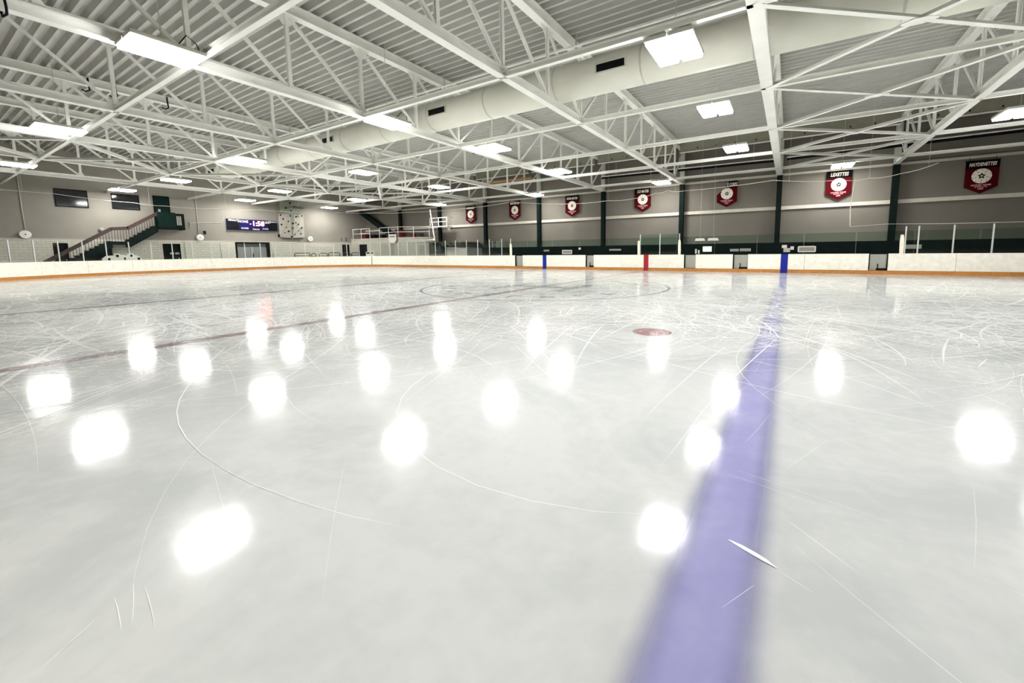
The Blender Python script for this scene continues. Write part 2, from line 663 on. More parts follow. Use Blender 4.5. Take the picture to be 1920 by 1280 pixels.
# the big letter H in the centre circle with the lettering that curves round it
H = [(-1.45, -1.75), (-1.05, -1.75), (-1.05, -0.42), (1.12, -0.42), (1.12, -1.6), (1.55, -1.6), (1.55, 1.2), (1.12, 1.2), (1.12, 0.0), (-1.05, 0.0), (-1.05, 1.0), (-1.45, 1.0)]
link('center_letter', flat_me([(x, y) for x, y in H], 0.0050), logo_m, ice)
for a0, a1, sgn in ((205, 335, 1), (40, 140, -1)):
    for i in range(9):
        a = a0 + (a1 - a0) * i / 8
        me = ring_me(3.35, 3.85, 0.0048, a - 3.6, a - 1.2, 3)
        link('center_lettering', me, logo_m, ice)
        me = ring_me(3.35 if i % 2 else 3.6, 3.52 if i % 2 else 3.78, 0.0052, a - 1.2, a + 3.0, 3)
        link('center_lettering', me, logo_m, ice)


def skate_marks():
    rnd = random.Random(11)
    v, f = [], []

    def inside(x, y):
        return XL + 1 < x < 26 and YNS + 0.1 < y < YS - 0.15 and not (x < XL + 7 and abs(y) > 6.5) and (x - 6.1) ** 2 + (y + 6.71) ** 2 > 0.17

    def stroke(x, y, a, length, rad, w):
        z = rnd.uniform(0.0022, 0.0044)
        if x < -1:
            w = min(max(w, 0.06), w * (1.0 + min(0.7, (-1 - x) * 0.08)))
        n = max(4, int(length / 0.35))
        ds = length / n
        base = len(v)
        k = 1.0 / rad
        for i in range(n + 1):
            t = i / n
            ww = w * (math.sin(PI * min(1, max(0.02, t))) ** 0.5) * 0.5
            if w > 0.006 and rad > -0.999 or w > 0.006 and rad < -1.001:
                ww *= max(0.1, min(1.0, (math.hypot(x - 8.6, y + 13.4) - 3.6) / 5.5))
            if not inside(x, y):
                break
            v.append((x - math.sin(a) * ww, y + math.cos(a) * ww, z))
            v.append((x + math.sin(a) * ww, y - math.cos(a) * ww, z))
            x += math.cos(a) * ds
            y += math.sin(a) * ds
            a += k * ds + rnd.gauss(0, 0.012)
        m = (len(v) - base) // 2
        for i in range(m - 1):
            q = base + 2 * i
            f.append((q, q + 1, q + 3, q + 2))

    # worn middle of the sheet
    for i in range(20000):
        y = rnd.uniform(-13.4, 12.6)
        x = rnd.uniform(-31, 24)
        if math.hypot(x - 8.6, y + 13.4) < rnd.uniform(5.0, 8.5):
            continue
        rad = rnd.choice([-1, 1]) * math.exp(rnd.uniform(math.log(1.2), math.log(40)))
        w = 0.009 + 0.035 * rnd.random() ** 2.2
        stroke(x, y, rnd.uniform(0, 2 * PI), rnd.uniform(0.6, 5.0) * min(1, abs(rad) / 2), rad, w)
    for i in range(900):       # thick ploughed tracks
        y = rnd.uniform(-13.0, 10.5)
        x = rnd.uniform(-30, 22)
        if math.hypot(x - 8.6, y + 13.4) < 8.0:
            continue
        rad = rnd.choice([-1, 1]) * rnd.uniform(3, 30)
        stroke(x, y, rnd.gauss(0.0, 0.5) + rnd.choice([0, PI]), rnd.uniform(0.8, 5.5), rad, rnd.uniform(0.03, 0.085))
    for i in range(420):       # foreground, few and fine
        y = rnd.uniform(-12.6, -7.5)
        x = rnd.uniform(-8, 15)
        rad = rnd.choice([-1, 1]) * rnd.uniform(2, 30)
        if y < -10 and rnd.random() < 0.72:
            continue
        stroke(x, y, rnd.choice([2.5, 2.8, -0.6, 0.9, 1.5]) + rnd.gauss(0, 0.4), rnd.uniform(0.15, 1.5), rad, rnd.uniform(0.0006, 0.0018))
    # single marks the photograph shows clearly on the near ice
    for x, y, a, ln, rad, w in ((7.80, -11.33, -0.30, 0.22, -1.0, 0.026), (8.0, -11.42, -0.45, 0.15, 2.0, 0.014), (8.02, -12.02, -0.6, 0.3, 9, 0.003),
                                (8.0, -11.0, -0.75, 0.42, 8, 0.002), (8.05, -11.2, -0.8, 1.2, 9, 0.0015), (5.72, -12.86, -0.2, 0.28, -3, 0.002),
                                (5.78, -12.84, -0.12, 0.3, -3, 0.002), (5.82, -12.98, -0.9, 0.2, -2, 0.002), (5.74, -12.92, -0.1, 0.25, -3, 0.002)):
        stroke(x, y, a, ln, rad, w)
    return mesh('skate_marks', v, f)


sm = link('skate_marks', skate_marks(), mark_m, ice)
sm['kind'] = 'stuff'

# ------------------------------------------------------------------ rink boards


class Path:
    def __init__(self, pts):
        self.p = [Vector((a, b, 0)) for a, b in pts]
        self.s = [0]
        for a, b in zip(self.p, self.p[1:]):
            self.s.append(self.s[-1] + (b - a).length)

    def at(self, s):
        for i in range(len(self.s) - 1):
            if s <= self.s[i + 1] or i == len(self.s) - 2:
                t = (s - self.s[i]) / (self.s[i + 1] - self.s[i])
                d = (self.p[i + 1] - self.p[i]).normalized()
                return self.p[i].lerp(self.p[i + 1], t), d
        return None

    def strip(self, s0, s1, off0, off1, z0, z1, step=0.6):
        """solid band between two lateral offsets (positive = away from the ice)"""
        n = max(1, int((s1 - s0) / step))
        v, f = [], []
        for i in range(n + 1):
            p, d = self.at(s0 + (s1 - s0) * i / n)
            o = Vector((d.y, -d.x, 0)) * OUT
            for off in (off0, off1):
                for z in (z0, z1):
                    q = p + o * off
                    v.append((q.x, q.y, z))
        for i in range(n):
            a, b = 4 * i, 4 * i + 4
            f += [(a, a + 1, b + 1, b), (a + 3, a + 2, b + 2, b + 3), (a + 1, a + 3, b + 3, b + 1), (a + 2, a, b, b + 2)]
        f += [(0, 2, 3, 1), (4 * n, 4 * n + 1, 4 * n + 3, 4 * n + 2)]
        return mesh('strip', v, f)


OUT = 1
# travel from the right along the far side, round the left end and back
run = [(XR - RR, YS)] + arc(XL + RFL, YS - RFL, RFL, 90, 180, 24) + arc(XL + RNL, YNS + RNL, RNL, 180, 270, 32) + [(XR - RR, YNS)]
path = Path(run)
sX = lambda x: (XR - RR) - x                                   # arc length on the straight far side
boards = empty('rink_boards', (0, 0, 0))
tag(boards, 'white dasher boards with an orange-yellow kick strip all around the ice', 'boards')
gates = [(-10.49, -9.77), (-4.36, -3.74), (2.40, 3.08), (5.17, 5.96), (11.45, 12.2)]
gs = sorted([(sX(b), sX(a)) for a, b in gates])
seg, s = [], 0.0
for a, b in gs:
    seg.append((s, a))
    s = b
corner_gate = sX(-27.7 + 2.2)
total = path.s[-1]
seg.append((s, total))
# find arc length where the dark corner seam stands
bs, best = 0, 9e9
for i in range(2000):
    q = total * i / 2000
    p_, _ = path.at(q)
    d_ = (p_ - Vector((-28.0, 12.9, 0))).length
    if d_ < best:
        bs, best = q, d_
for a, b in seg:
    n = max(1, round((b - a) / 2.44))
    for i in range(n):
        q0, q1 = a + (b - a) * i / n, a + (b - a) * (i + 1) / n
        g0 = 0.006
        link('board_panel', path.strip(q0 + g0, q1 - g0, 0.0, 0.05, 0.19, BH - 0.02, 0.5), board_m, boards)
        link('cap_rail', path.strip(q0 + 0.002, q1 - 0.002, -0.012, 0.10, BH - 0.02, BH + 0.005, 0.5), cap_m, boards)
        link('backing_frame', path.strip(q0 + 0.02, q1 - 0.02, 0.052, 0.10, -0.02, BH - 0.03, 0.8), steel_d, boards)
q = 0
n = int(total / 3.0)
for i in range(n):
    link('kick_plate', path.strip(total * i / n + 0.003, total * (i + 1) / n - 0.003, -0.014, 0.03, 0.0, 0.185, 0.5), kick_m, boards)
link('corner_seam', path.strip(bs - 0.03, bs + 0.03, -0.006, 0.02, 0.19, BH), black_m, boards)
for xc, m_, w in ((7.77, blue_m, 0.34), (-7.77, blue_m, 0.32), (0.0, red_m, 0.31)):
    link('line_stripe', path.strip(sX(xc) - w / 2, sX(xc) + w / 2, -0.02, 0.02, 0.0, BH + 0.008), m_, boards)
# right hand and near boards beyond the frame keep the sheet enclosed
run2 = arc(XR - RR, YNS + RR, RR, 270, 360, 20) + arc(XR - RR, YS - RR, RR, 0, 90, 20)
path2 = Path(run2)
OUT = 1
link('board_panel', path2.strip(0, path2.s[-1], 0, 0.06, 0.0, BH), board_m, boards)
link('kick_plate', path2.strip(0, path2.s[-1], -0.014, 0.0, 0.0, 0.185), kick_m, boards)

# gates in the far boards
gate_lab = ['narrow grey gate left of the far blue stripe in the far boards', 'grey gate between the far blue stripe and the red stripe in the far boards',
            'tall plain grey gate just right of the red stripe in the far boards', 'grey gate with black bar, left of the near blue stripe in the far boards',
            'grey gate with black bar at the right end of the far boards']
for (a, b), lab in zip(gates, gate_lab):
    g = empty('bench_gate', ((a + b) / 2, YS, 0))
    tag(g, lab, 'gate', 'gates in the far boards')
    w = (b - a) / 2
    side = -1 if a < 6 else 1
    link('door_panel', box_me(-w + 0.06, w - 0.01, 0.10, 0.14, 0.2, BH - 0.03), gate_m, g)
    link('hinge_post', box_me(side * w - 0.035 + 0.035 * (side < 0), side * w + 0.035 * (side < 0), 0.0, 0.1, 0.19, BH), black_m, g)
    link('threshold', box_me(-w, w, 0.0, 0.14, 0.185, 0.2), black_m, g)
    if a != 2.40 and a != -10.49:
        link('latch_bar', box_me(-w * 0.15, w - 0.03, 0.05, 0.098, 0.2, 0.30), black_m, g)
        link('latch_rod', box_me(-w * 0.05, w * 0.06, 0.05, 0.09, 0.3, 0.52), black_m, g)

# ------------------------------------------------------------------ glass shields and posts
ZG = 2.32


def shield(name_lab, s_list, p, glass, off=0.05, pads=(), ztop=ZG, pr=0.024, pane_skip=(), last_open=False):
    g = empty('glass_shield')
    tag(g, name_lab, 'glass shield')
    for i, s_ in enumerate(s_list):
        q_, d_ = p.at(s_)
        o = Vector((d_.y, -d_.x, 0))
        c = q_ + o * off
        pm = extrude_me(R_prof(pr * 2, pr * 2.2), (c.x, c.y, BH), (c.x, c.y, ztop + 0.03), (d_.x, d_.y, 0))
        link('post', pm, alu_m, g)
        if i < len(s_list) - 1 and i not in pane_skip:
            link('glass_pane', p.strip(s_ + 0.03, s_list[i + 1] - 0.03, off - 0.006, off + 0.006, BH + 0.03, ztop, 0.6), glass, g)
    for s_ in pads:
        q_, d_ = p.at(s_)
        prof = [(-0.065, BH), (0.065, BH), (0.075, 1.35), (0.06, 1.78), (0.03, 1.95), (-0.06, 1.95), (-0.08, 1.6)]
        link('post_pad', prism_me([(q_.x + a, z) for a, z in prof], 'XZ', q_.y - 0.04, q_.y + 0.09), pad_m, g)
    return g


far_x = [-10.94, -11.82, -13.08, -14.33, -15.58, -16.84, -18.05, -19.3, -20.6, -21.8, -23.0, -24.3, -25.5]
sl = [sX(x) for x in far_x]
shield('row of clear glass panes on the far left boards, ending at a padded post', sl, path, glass_t, pads=[sX(-10.9)])
s_c = sl[-1]
s_near = 0
for i in range(3000):
    q_ = total * i / 3000
    p_, _ = path.at(q_)
    if p_.y < -12.9:
        s_near = q_
        break
nn = int((s_near - s_c) / 1.24)
shield('curved run of clear glass panes around the left end of the rink', [s_c + 0.08 + (s_near - s_c) * i / nn for i in range(nn + 1)], path, glass_t)
shield('green-tinted glass of the middle box at the red stripe, padded posts', [sX(2.08), sX(0.87), sX(-0.42)], path, glass_g, pads=[sX(2.1), sX(-0.5)])
shield('clear glass on the far right boards beside the right gate', [sX(21.0), sX(19.6), sX(18.3), sX(17.05), sX(15.78), sX(14.5), sX(13.27), sX(12.8)], path, glass_t, pads=[sX(12.68)])

# bench back: dark half wall, glass above it
half = empty('bench_back_wall', (0, 0, 0))
half['kind'] = 'structure'
x = -15.7
while x < 21:
    link('wall_panel', box_me(x + 0.01, x + 2.42, 15.2, 15.3, -0.02, 1.70), green_d, half)
    link('glass_pane', box_me(x + 0.03, x + 2.40, 15.235, 15.25, 1.70, 2.2), glass_g, half)
    x += 2.44
struct('bench_floor', box_me(-10.9, 12.8, YS + 0.15, 15.2, -0.02, 0.12), black_m)
for a, b, w in ((-10.6, -0.6, 'left'), (2.2, 12.5, 'right')):
    bn = empty('players_bench', ((a + b) / 2, 14.55, 0))
    tag(bn, 'long dark bench behind the far boards in the %s box' % w, 'bench', 'players benches')
    h_ = (b - a) / 2 - 0.2
    link('seat', bev_me(-h_, h_, -0.18, 0.18, 0.54, 0.60, 0.01), brown_m, bn)
    for k in range(5):
        xx = -h_ + 0.3 + (2 * h_ - 0.6) * k / 4
        link('leg', box_me(xx - 0.04, xx + 0.04, -0.15, 0.15, 0.12, 0.54), black_m, bn)

# ------------------------------------------------------------------ roof trusses
I_bot = I_prof(0.23, ZBT - ZB, 0.02, 0.03)
I_big = I_prof(0.31, ZBT - ZB, 0.02, 0.03)
I_top = I_prof(0.28, ZT - ZTB, 0.02, 0.03)
prof_v = I_prof(0.10, 0.09, 0.03, 0.03)
prof_d = I_prof(0.085, 0.08, 0.03, 0.025)
vert_me = extrude_me(prof_v, (0, 0, ZBT), (0, 0, ZTB), (1, 0, 0), 'vertical')
bot_me = extrude_me(I_bot, (0, WYF + 0.4, (ZB + ZBT) / 2), (0, WY - 0.35, (ZB + ZBT) / 2), name='bottom_chord')
big_me = extrude_me(I_big, (0, WYF + 0.4, (ZB + ZBT) / 2), (0, WY - 0.35, (ZB + ZBT) / 2), name='bottom_chord')
top_me = extrude_me(I_top, (0, WYF, (ZT + ZTB) / 2), (0, WY - 0.3, (ZT + ZTB) / 2), name='top_chord')
gus_b = prism_me([(-0.16, ZBT), (0.16, ZBT), (0.08, ZBT + 0.16), (-0.08, ZBT + 0.16)], 'YZ', -0.012, 0.012)
gus_t = prism_me([(-0.36, ZTB), (0.36, ZTB), (0.1, ZTB - 0.30), (-0.1, ZTB - 0.30)], 'YZ', -0.012, 0.012)
diag_me = {}
for k in range(-7, 8):
    if k == 0:
        continue
    a = k - 1 if k > 0 else k + 1
    diag_me[k] = extrude_me(prof_d, (0, YN[a + 7] + (0.1 if k > 0 else -0.1), ZBT + 0.05), (0, YN[k + 7] - (0.1 if k > 0 else -0.1), ZTB - 0.05), (1, 0, 0), 'diagonal')
names_t = ['just beyond the right edge', 'farthest right in view, behind the right-hand X braces', 'with the broad chord dropping from the top right',
           'whose bottom chord crosses the top centre towards the padlocked corner of the middle box', 'fourth from the right, under the bright left lamps', 'fifth from the right', 'sixth from the right, beside the left X-braced bay',
           'seventh from the right, above the staircase windows', 'nearest to the left end wall']
names_t[3] = 'whose bottom chord crosses the top centre of the picture'
pts_lab = []
for i, x in enumerate(TX):
    t = empty('roof_truss', (x, 0, 0))
    tag(t, 'white steel roof truss ' + names_t[i], 'roof truss', 'roof trusses')
    link('bottom_chord', big_me if i == 2 else bot_me, steel, t)
    link('top_chord', top_me, steel, t)
    for k in range(-7, 8):
        at(vert_me, (0, YN[k + 7], 0), 'vertical', steel, t)
        if k:
            link('diagonal', diag_me[k], steel, t)
        at(gus_b, (0, YN[k + 7], 0), 'gusset_plate', steel, t)
        at(gus_t, (0, YN[k + 7], 0), 'gusset_plate', steel, t)

# longitudinal struts at the bottom chord level
row_names = ['nearest the camera, crossing the top left corner', 'second from the camera, through the lamp at top centre', 'third from the camera, just past the round duct', 'fourth from the camera', 'fifth from the camera', 'closest to the back wall']
for yy, nm in zip(YROW, row_names):
    st = empty('bracing_strut', (0, yy, 0))
    tag(st, 'long white strut under the roof, ' + nm, 'strut', 'struts along the roof')
    xs2 = [WXR] + TX + [WX]
    for i in range(len(xs2) - 1):
        a, b = xs2[i] - 0.02, xs2[i + 1] + 0.02
        link('beam', extrude_me(I_prof(0.13, 0.15, 0.02, 0.022), (a, 0, ZB + 0.075), (b, 0, ZB + 0.075)), steel, st)

# X bracing in the plane of the bottom chords


def xbrace(xa, xb, ya, yb, lab):
    b_ = empty('cross_brace', ((xa + xb) / 2, (ya + yb) / 2, ZB))
    tag(b_, lab, 'cross brace', 'X braces at the bottom chords')
    hx, hy = (xb - xa) / 2, (yb - ya) / 2
    pr = L_prof(0.13, 0.13)
    link('brace_bar', extrude_me(pr, (-hx, -hy, -0.004), (hx, hy, -0.004)), steel, b_)
    link('brace_bar', extrude_me(pr, (-hx, hy, -0.022), (hx, -hy, -0.022)), steel, b_)
    link('center_plate', prism_me([(-0.3, -0.04), (-0.08, -0.16), (0.08, -0.16), (0.3, -0.04), (0.3, 0.04), (0.08, 0.16), (-0.08, 0.16), (-0.3, 0.04)], 'XY', -0.032, -0.024), steel, b_)


ordn = ['first', 'second', 'third', 'fourth', 'fifth', 'sixth']
rows = [-13.6] + YROW
for i in range(1, len(rows) - 1):
    xbrace(7.2, 12.95, rows[i], rows[i + 1], 'white X brace in the right-hand bay, %s from the camera' % ordn[i - 1])
for i in range(len(rows) - 1):
    xbrace(-23.3, -17.2, rows[i], rows[i + 1], 'thin white X brace in the far left bay, %s from the camera' % ordn[i])

# ------------------------------------------------------------------ columns and eave girder on the back wall
for i, x in enumerate(TX[:]):
    c = empty('wall_column', (x + 0.05, WY - 0.33, 0))
    where = ['beyond the right edge', 'left of the rightmost banner', 'at the left of the second banner from the right', 'at the right end of the middle box', 'third from the middle box at its left side',
             'between the fourth and fifth banners', 'right of the leftmost banner', 'left of the leftmost banner, behind the small platform', 'behind the raised railings'][i]
    tag(c, 'dark green steel column on the back wall ' + where, 'column', 'columns of the back wall')
    link('lower_shaft', extrude_me(I_prof(0.30, 0.30, 0.03, 0.04), (0, 0, -0.02), (0, 0, 6.02), (0, 1, 0)), green_d, c)
    link('upper_shaft', extrude_me(I_prof(0.28, 0.28, 0.03, 0.04), (0, 0, 6.03), (0, 0, 8.33), (0, 1, 0)), steel_d, c)
    link('bearing_plate', box_me(-0.2, 0.2, -0.2, 0.2, 6.02, 6.045), steel_d, c)
for i in range(len(TX) - 1):
    a, b = TX[i] - 0.15, TX[i + 1] + 0.15
    g = empty('eave_girder', ((a + b) / 2, 16.25, 0))
    tag(g, 'olive-white edge girder under the roof deck, %s bay from the right' % ordn[min(i, 5)] if i < 6 else 'olive-white edge girder under the roof deck, %s bay from the right' % ['seventh', 'eighth'][i - 6], 'girder', 'edge girders')
    h_ = (a - b) / 2
    link('web', box_me(-h_, h_, -0.01, 0.01, 7.98, 8.66), olive_m, g)
    link('lower_flange', box_me(-h_, h_, -0.1, 0.1, 7.94, 7.98), steel, g)
    link('upper_flange', box_me(-h_, h_, -0.1, 0.1, 8.66, 8.695), steel, g)
    for k in (-0.6, -0.2, 0.2, 0.6):
        link('clip', box_me(h_ * k - 0.03, h_ * k + 0.03, -0.12, -0.1, 8.1, 8.2), black_m, g)

# ------------------------------------------------------------------ round air duct
dr, dy_, dz_ = 0.57, -0.30, 7.08
duct = empty('air_duct', (0, dy_, dz_))
tag(duct, 'large round white air duct running the length of the roof', 'duct')
xa = 19.0
k = 0
while xa > -26.9:
    xb = max(-27.0, xa - 3.02)
    me = lathe_me([(0.02, xb + 0.01), (dr, xb + 0.01), (dr, xb + 0.05), (dr, xa - 0.05), (dr, xa - 0.01), (0.02, xa - 0.01)], 'X', 40)
    for p_ in me.polygons:
        p_.use_smooth = len(p_.vertices) == 4
    link('duct_section', me, duct_m, duct)
    rg = lathe_me([(dr, xa - 0.025), (dr + 0.012, xa - 0.02), (dr + 0.012, xa + 0.02), (dr, xa + 0.025)], 'X', 40)
    link('seam_band', rg, steel_d, duct)
    xa = xb
    k += 1
for xv in (10.6, 2.98, -4.52, -12.2, -19.7, -26.0):
    v_ = empty('side_vent')
    v_.parent = duct
    v_.location = (xv, -dr * 0.995, -0.02)
    v_.rotation_euler = (R(3), 0, 0)
    for nm, b_ in (('frame_top', (-0.50, 0.50, -0.04, 0.12, 0.115, 0.15)), ('frame_bottom', (-0.50, 0.50, -0.04, 0.12, -0.15, -0.115)),
                   ('frame_end', (-0.50, -0.465, -0.04, 0.12, -0.115, 0.115)), ('frame_end', (0.465, 0.50, -0.04, 0.12, -0.115, 0.115))):
        link(nm, box_me(*b_), steel_d, v_)
    link('dark_grille', box_me(-0.465, 0.465, -0.015, 0.1, -0.115, 0.115), black_m, v_)
for x in TX:
    link('hanger_strap', box_me(x + 0.4, x + 0.43, -0.01, 0.01, dr, 8.70 - dz_), steel_d, duct)
pipe = tag(link('sprinkler_pipe', extrude_me(C_prof(0.035), (19, -1.15, 7.78), (-35.5, -1.15, 7.78)), steel), 'thin white pipe running beside the top of the round duct', 'pipe')

# ------------------------------------------------------------------ high bay lamps
LAMPS = [(-4.36, -9.48, 5.95), (-15.55, -9.3, 6.1), (-26.22, -9.16, 6.1), (-4.56, -3.26, 6.02), (-15.61, -3.07, 6.1), (-25.61, -2.94, 6.1), (-33.48, -3.62, 6.1),
         (-4.04, 2.31, 6.2), (-14.2, 2.46, 6.2), (-25.88, 3.39, 6.2), (-33.91, 4.35, 6.2), (5.54, -3.35, 5.9), (5.55, 2.44, 6.2), (5.55, 8.92, 6.2),
         (-4.23, 9.0, 6.2), (-14.51, 8.98, 6.2), (-25.83, 9.9, 6.2), (-33.94, 12.2, 6.2), (10.35, 15.9, 6.02), (0.17, 15.62, 6.0), (-10.24, 15.61, 6.0), (-21.53, 15.7, 6.0), (14.6, 7.91, 5.95)]
LAMP_LAB = ['largest lamp, hanging at the top left of the picture', 'lamp low on the left, by the near strut', 'lamp cut by the left edge of the picture', 'dazzling lamp in front of the duct, left of its vent',
            'lamp left of the duct end', 'lamp above the stair door', 'lamp in front of the right-hand upper window', 'lamp just right of the duct, third row', 'lamp below and left of that beside the duct, mid third row',
            'small lamp above the scoreboard to its right', 'small lamp right over the scoreboard', 'big twin lamp in front of the duct at the top right', 'twin lamp left of the broad white chord, middle one', 'small twin lamp left of the broad white chord, lowest one',
            'lamp over the star banner column', 'small lamp over the hut, centre left', 'small lamp above the raised railings', 'tiny lamp right of the climbing wall', 'lamp in front of the second banner from the right', 'round-looking lamp right of the ice banner',
            'lamp at the back wall left of the third banner', 'small lamp left of the leftmost banner', 'lamp cut by the right edge of the picture']
OFF = [(14.6, -9.5, 6.1), (5.5, -9.6, 6.1), (14.6, -3.1, 6.1), (14.6, 2.6, 6.1)]  # unseen lamps added out of frame for the lighting and ice reflections
hous_me = bev_me(-0.25, 0.25, -0.66, 0.66, 0.0, 0.10, 0.03)
lens_me = bev_me(-0.225, 0.225, -0.63, 0.63, -0.06, -0.001, 0.028)
bar_me = bev_me(-0.3, 0.3, -0.04, 0.04, 0.101, 0.16, 0.01)
cab_me = {}
for i, (x, y, z) in enumerate(LAMPS + OFF):
    t = empty('high_bay_lamp', (x, y, z))
    lab = LAMP_LAB[i] if i < len(LAMP_LAB) else 'unseen lamp added out of view for its light, %s of that group' % ['first', 'second', 'third', 'fourth', 'fifth', 'sixth', 'seventh', 'eighth'][i - len(LAMP_LAB)]
    tag(t, 'glowing twin high bay ' + lab, 'lamp', 'high bay lamps')
    for sx in (-0.27, 0.27):
        at(hous_me, (sx, 0, 0), 'housing', steel_d, t)
        at(lens_me, (sx, 0, 0), 'lens', lamp_e, t)
    link('mounting_bar', bar_me, steel_d, t)
    key = round(z, 2)
    if key not in cab_me:
        cab_me[key] = extrude_me(C_prof(0.008, 6), (0, 0, 0.16), (0, 0, 8.72 - z))
    at(cab_me[key], (0, 0.0, 0), 'hanging_cable', steel_d, t)
    cv = [(0.1, 0.2, 0.12), (0.35, 0.35, 0.4), (0.42, 0.5, 0.25), (0.30, 0.62, 0.10)]
    if i in (0, 3, 11, 12):
        link('power_cord', tube_me(cv, 0.012, 6), black_m, t)

# ------------------------------------------------------------------ team banners on the back wall


def star_pts(r1, r0, n=5):
    return [((r1 if i % 2 == 0 else r0) * math.sin(PI * i / n), (r1 if i % 2 == 0 else r0) * math.cos(PI * i / n)) for i in range(2 * n)]


def banner(xc, title, lab, zt=5.95, torn=False):
    b_ = empty('hanging_banner', (xc, 17.745, 0))
    tag(b_, lab, 'banner', 'team banners on the back wall')
    w, zb_, zs = 0.64, zt - 1.72, zt - 1.36
    if not torn:
        body = [(-w, zt - 0.40), (w, zt - 0.40), (w, zs), (0, zb_), (-w, zs)]
        bandp = [(-w, zt), (w, zt), (w, zt - 0.40), (-w, zt - 0.40)]
    else:
        body = [(-w, zt - 0.86), (-0.12, zt - 0.40), (w, zt - 0.40), (w, zs), (0, zb_), (-w, zs)]
        bandp = [(0.10, zt), (w, zt), (w, zt - 0.40), (-0.12, zt - 0.40), (-0.02, zt - 0.2)]
    link('red_field', prism_me(body, 'XZ', -0.012, 0.0), ban_red, b_)
    link('black_band', prism_me(bandp, 'XZ', -0.012, 0.0), ban_blk, b_)
    zc = zt - 0.80
    disc = [(0.385 * math.cos(2 * PI * i / 32), zc + 0.385 * math.sin(2 * PI * i / 32)) for i in range(32)]
    link('emblem_disc', prism_me(disc, 'XZ', -0.018, -0.0125), ban_wht, b_)
    link('star', prism_me([(a, zc + c) for a, c in star_pts(0.17, 0.085)], 'XZ', -0.024, -0.0185), ban_blk, b_)
    link('star_badge', prism_me([(0.055 * math.cos(PI * i / 6), zc + 0.035 * math.sin(PI * i / 6)) for i in range(12)], 'XZ', -0.028, -0.0245), ban_wht, b_)
    dm = prism_me([(0.022 * math.cos(PI * i / 4), 0.022 * math.sin(PI * i / 4)) for i in range(8)], 'XZ', -0.024, -0.0185)
    for i in range(10):
        a = 2 * PI * i / 10 + 0.3
        at(dm, (0.34 * math.cos(a), 0, zc + 0.34 * math.sin(a)), 'emblem_dot', ban_blk, b_)
    for i in range(5):
        a = 2 * PI * i / 5 - PI / 2
        at(dm, (0.23 * math.cos(a), 0, zc + 0.23 * math.sin(a)), 'emblem_dot', ban_blk, b_)
    sz = 0.27 if len(title) < 10 else 0.24
    xo = 0.0 if not torn else 0.30
    wd = 1.04 if not torn else 0.62
    me = text_me(title, sz, 0.25, bold=0.008, spacing=1.06)
    xs_ = [v.co.x for v in me.vertices]
    k_ = wd / (max(xs_) - min(xs_))
    if title == 'LEXETTES' or title == 'ICE MATES':
        k_ *= 0.86
    o = link('lettering', me, ban_wht, b_, (xo, -0.019, zt - 0.20))
    o.rotation_euler = ROT_BACK
    o.scale = (k_, 1.05, 1)
    for s_, sz_, dz in (('HAYDEN TEAMS', 0.105, 1.275), ('SKATING CLUB', 0.07, 1.365), ('USA', 0.12, 1.465)):
        put_text(s_, sz_, (0, -0.018, zt - dz), ROT_BACK, ban_pnk, b_, 0.1)
    for sx in (-0.5, 0.5):
        link('cord', box_me(sx - 0.008, sx + 0.008, 0.004, 0.016, zt + 0.02, 6.08), black_m, b_)
    link('hanging_rod', extrude_me(C_prof(0.015, 6), (-w - 0.02, 0.01, zt + 0.02), (w + 0.02, 0.01, zt + 0.02)), black_m, b_)
    return b_


banner(16.52, 'HAYDENETTES', 'maroon pennant banner reading HAYDENETTES, far right, right of the last column', 5.86)
banner(10.37, 'LEXETTES', 'maroon pennant banner reading LEXETTES, behind a lamp', 5.98)
banner(4.12, 'E CORPS', 'maroon pennant banner reading CORPS with its left top corner folded away', 5.95, True)
banner(-1.80, 'ICE MATES', 'maroon pennant banner reading ICE MATES above the middle box', 6.0)
banner(-7.88, 'STAR MATES', 'maroon pennant banner reading STAR MATES, third from the left', 5.93)
banner(-13.8, 'MINI MATES', 'maroon pennant banner reading MINI MATES, second from the left', 5.93)
banner(-19.15, 'HAYDEN SELECT', 'maroon pennant banner farthest left with small one-line lettering', 5.85)

# ------------------------------------------------------------------ dark radiant heater pipes and timber near the eave
for a, b, z0, z1, lab in ((-5.0, 6.9, 7.05, 6.93, 'long black pipe high on the back wall behind the twin lamps'), (7.6, 20.0, 6.95, 7.1, 'long black pipe high on the back wall at the right')):
    h_ = empty('heater_pipe', (0, 17.3, 0))
    tag(h_, lab, 'pipe', 'black pipes on the back wall')
    link('black_tube', extrude_me(C_prof(0.07, 10), (a, 0, z0), (b, 0, z1)), black_m, h_)
    link('white_reflector', prism_me([(a, z0 + 0.08), (b, z1 + 0.08), (b, z1 + 0.13), (a, z0 + 0.13)], 'XZ', -0.13, 0.13), steel, h_)
    for q_ in (0.1, 0.5, 0.9):
        xx, zz = a + (b - a) * q_, z0 + (z1 - z0) * q_
        link('hanger', box_me(xx - 0.01, xx + 0.01, -0.01, 0.01, zz + 0.13, 8.7), steel_d, h_)
tb = empty('timber_beam', (0, 15.0, 0))
tag(tb, 'tan wooden beam hanging under the roof above the left banners', 'beam')
link('beam_body', prism_me([(-16.9, 7.24), (-10.2, 7.18), (-10.2, 7.34), (-16.9, 7.42)], 'XZ', -0.06, 0.06), tan_m, tb)
for xx in (-16.0, -11.0):
    link('hanger', box_me(xx - 0.01, xx + 0.01, -0.01, 0.01, 7.35, 8.7), steel_d, tb)

